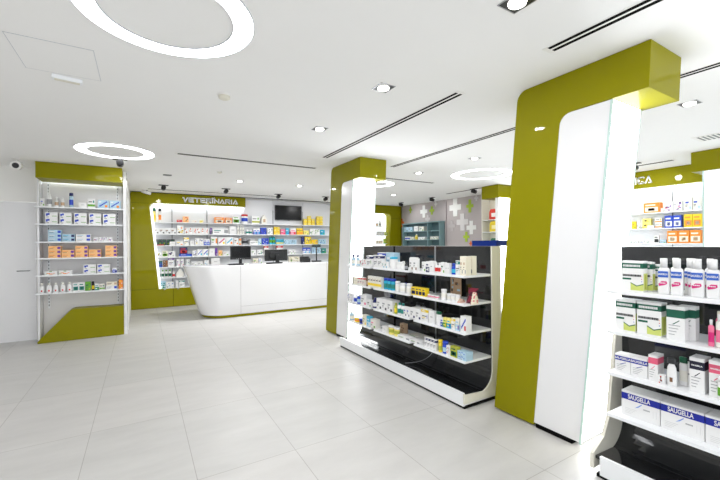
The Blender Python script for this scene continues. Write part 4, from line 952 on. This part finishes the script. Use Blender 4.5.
R[2].box(404, 424, .07, 'low carton', n=5, base='offwhite', a1='grey', fill=.7); R[2].box(430, 437, .08, 'grey carton', base='grey', a1='white', n=2)
for r in R: r.finish()
# white shelving beside far pillar with bags
E_ = empty('white_wall_shelving', (6.95, 5.7, 0)); tag(E_, 'narrow white wall shelving with coloured bags beside far pillar', 'shelving')
def ep(mb, n):
    o = mb.build(n, E_); o.location = (-6.95, -5.7, 0); return o
ep(MB().box(7.2, 7.22, 5.05, 6.1, 0, CEIL-.002, CREAM), 'back_panel'); ep(MB().box(6.93, 7.2, 5.955, 5.975, 0, CEIL-.002, CREAM), 'side_panel')
for z in (1.93, 1.65, 1.40): ep(MB().box(6.93, 7.2, 5.06, 5.953, z-.016, z, SHELF), 'shelf')
def sack(y, z, w, h, rgb, rgb2, label):
    m = MB(); A, B_ = paint(rgb, .5), paint(rgb2, .5)
    pts = fillet([(-w/2, 0), (w/2, 0), (w/2*.95, h*.75), (w*.3, h), (-w*.3, h), (-w/2*.95, h*.75)], {0: .012, 1: .012})
    m.prism(pts, 'XZ', 0, .08, A); m.box(-w*.22, w*.3, -.002, .001, h*.25, h*.62, B_)
    o = m.build('packaged_bag', None, .006); o.location = (6.96, y, z+.001); o.rotation_euler.z = -math.pi/2; tag(o, label, 'bag', 'bags on the white wall shelving'); return o
sack(5.66, 1.93, .24, .24, (205, 55, 40), (240, 235, 230), 'red bag with white label, topmost beside the far pillar')
sack(5.66, 1.65, .22, .24, (225, 200, 40), (240, 230, 170), 'yellow bag with pale label under the red bag')
sack(5.66, 1.40, .16, .10, (60, 120, 80), (40, 70, 60), 'small green pack under the yellow bag')
# ICA shelving
IX = 7.25
I_ = empty('green_wall_cabinet', (IX, 3.4, 0)); tag(I_, 'lit white wall shelving under a lime header reading ICA', 'wall cabinet')
def ip(mb, n):
    o = mb.build(n, I_); o.location = (-IX, -3.4, 0); return o
o = ip(MB().box(IX, IX+.19, 1.2, 4.85, 2.29, CEIL-.002, GREEN), 'header')
ip(MB().box(IX+.17, IX+.19, 1.2, 4.85, .2, 2.289, mat('ica_back', (240, 243, 246), .4)), 'back_panel')
ip(MB().box(IX+.12, IX+.165, 1.22, 4.8, 2.25, 2.289, GLOWS), 'led_strip')
ip(MB().box(IX-.002, IX+.19, 4.852, 4.87, 0, CEIL-.002, LACQ), 'side_panel'); ip(MB().box(IX, IX+.19, 1.2, 4.85, 0, .199, SHELF), 'plinth')
IZ = (1.872, 1.612, 1.364, 1.11, .86)
for z in IZ: ip(MB().box(IX+.005, IX+.168, 1.21, 4.84, z-.016, z, SHELF), 'shelf')
ip(MB().box(IX+.16, IX+.169, 2.5, 2.51, .22, 2.28, GREYM), 'upright_rail')
lt = letters('ICA', .08, .10, .026, .02, .004, SHELF).build('lettering', I_)
p = at(635.2, 181, X=IX); lt.location = (-.001, p.y-3.4, 2.375); lt.rotation_euler.z = -math.pi/2; tag(lt, 'white raised ICA letters')
R = [Row('X', IX+.03, z, n+' under ICA sign', 'glowing pillar') for z, n in zip(IZ, ('top shelf', 'second shelf', 'third shelf'))]
r = R[0]
r.box(629, 637, .06, 'low white and brown carton', a1='brown', a2='grey', n=2); r.box(643.5, 660, .165, 'large orange carton', base='orange', a1='cream', a2='red', style='picture'); r.box(661, 664, .06, 'small pink carton', base='offwhite', a1='pink'); r.box(664.5, 682.6, .165, 'white carton with purple ring', a1='purple', a2='pink', style='busy', n=2, fill=.93)
r.box(684.5, 701.5, .20, 'tall white carton with blue corner', base='offwhite', a1='blue', a2='lightblue', style='plain', n=2, fill=.93)
r = R[1]
r.box(632, 636.3, .13, 'narrow yellow carton', base='yellow', a1='orange'); r.box(637, 640.5, .13, 'narrow white carton', a1='lightblue'); r.box(641.5, 650.3, .17, 'pale yellow carton', base='paleyellow', a1='yellow', a2='tan', style='busy', off=.03); r.box(648, 654.6, .05, 'low white carton in front', off=-.02, d=.045, style='blank')
r.box(655, 662.2, .17, 'orange and white carton', base='white', a1='orange', a2='yellow', style='band', stack=2); r.box(664.6, 681.8, .195, 'blue carton with round picture', base='blue', a1='white', a2='blue', style='picture', n=2, fill=.95); r.box(684, 702, .20, 'orange and yellow carton', base='yellow', a1='orange', a2='cream', style='picture', n=2, fill=.95)
r = R[2]
r.box(628, 650, .04, 'low white carton', n=4, a1='blue', fill=.8, style='busy'); r.box(654, 659, .13, 'carton with dark outline', a1='dark', a2='grey', style='picture', zoff=0); r.box(660, 666, .06, 'low pale blue carton', base='lightblue', a1='white'); r.box(667, 701.5, .20, 'orange carton with cream picture', base='orange', a1='cream', a2='peach', style='picture', n=3, fill=.95)
for r in R: r.finish()

# ================================================================== DAYLIGHT + CAMERA
w = bpy.data.worlds.new('World'); S.world = w; w.use_nodes = True
w.node_tree.nodes['Background'].inputs[0].default_value = (.93, .96, 1, 1); w.node_tree.nodes['Background'].inputs[1].default_value = 1.3
# shop front behind the camera: glazed window wall
struct('window_1', MB().box(XL, XR, YF-.06, YF, 0, .12, GREYM).box(XL, XR, YF-.06, YF, CEIL-.1, CEIL, GREYM))
g = bpy.data.materials.new('shop_glass'); g.use_nodes = True; gb = g.node_tree.nodes['Principled BSDF']; gb.inputs['Transmission Weight'].default_value = 1; gb.inputs['Roughness'].default_value = 0; gb.inputs['IOR'].default_value = 1.02
for i in range(4):
    a = XL+i*(XR-XL)/4; struct('window_frame', MB().box(a, a+.05, YF-.06, YF, .12, CEIL-.1, GREYM))
cam = bpy.data.cameras.new('camera'); co = bpy.data.objects.new('camera', cam); COL.objects.link(co); S.camera = co
cam.sensor_width = 36; cam.lens = F/720*36; cam.shift_y = (CY-240)/720; cam.clip_start = .05
M = Matrix((RT, UP, -FW)).transposed().to_4x4(); M.translation = (0, 0, HC); co.matrix_world = M
S.view_settings.view_transform = 'Standard'; S.view_settings.look = 'None'; S.view_settings.gamma = 1; S.view_settings.use_curve_mapping = False
S.view_settings.exposure = 1.18
S.cycles.use_denoising = True
S.cycles.denoiser = 'OPENIMAGEDENOISE'
S.cycles.max_bounces = 10; S.cycles.diffuse_bounces = 6
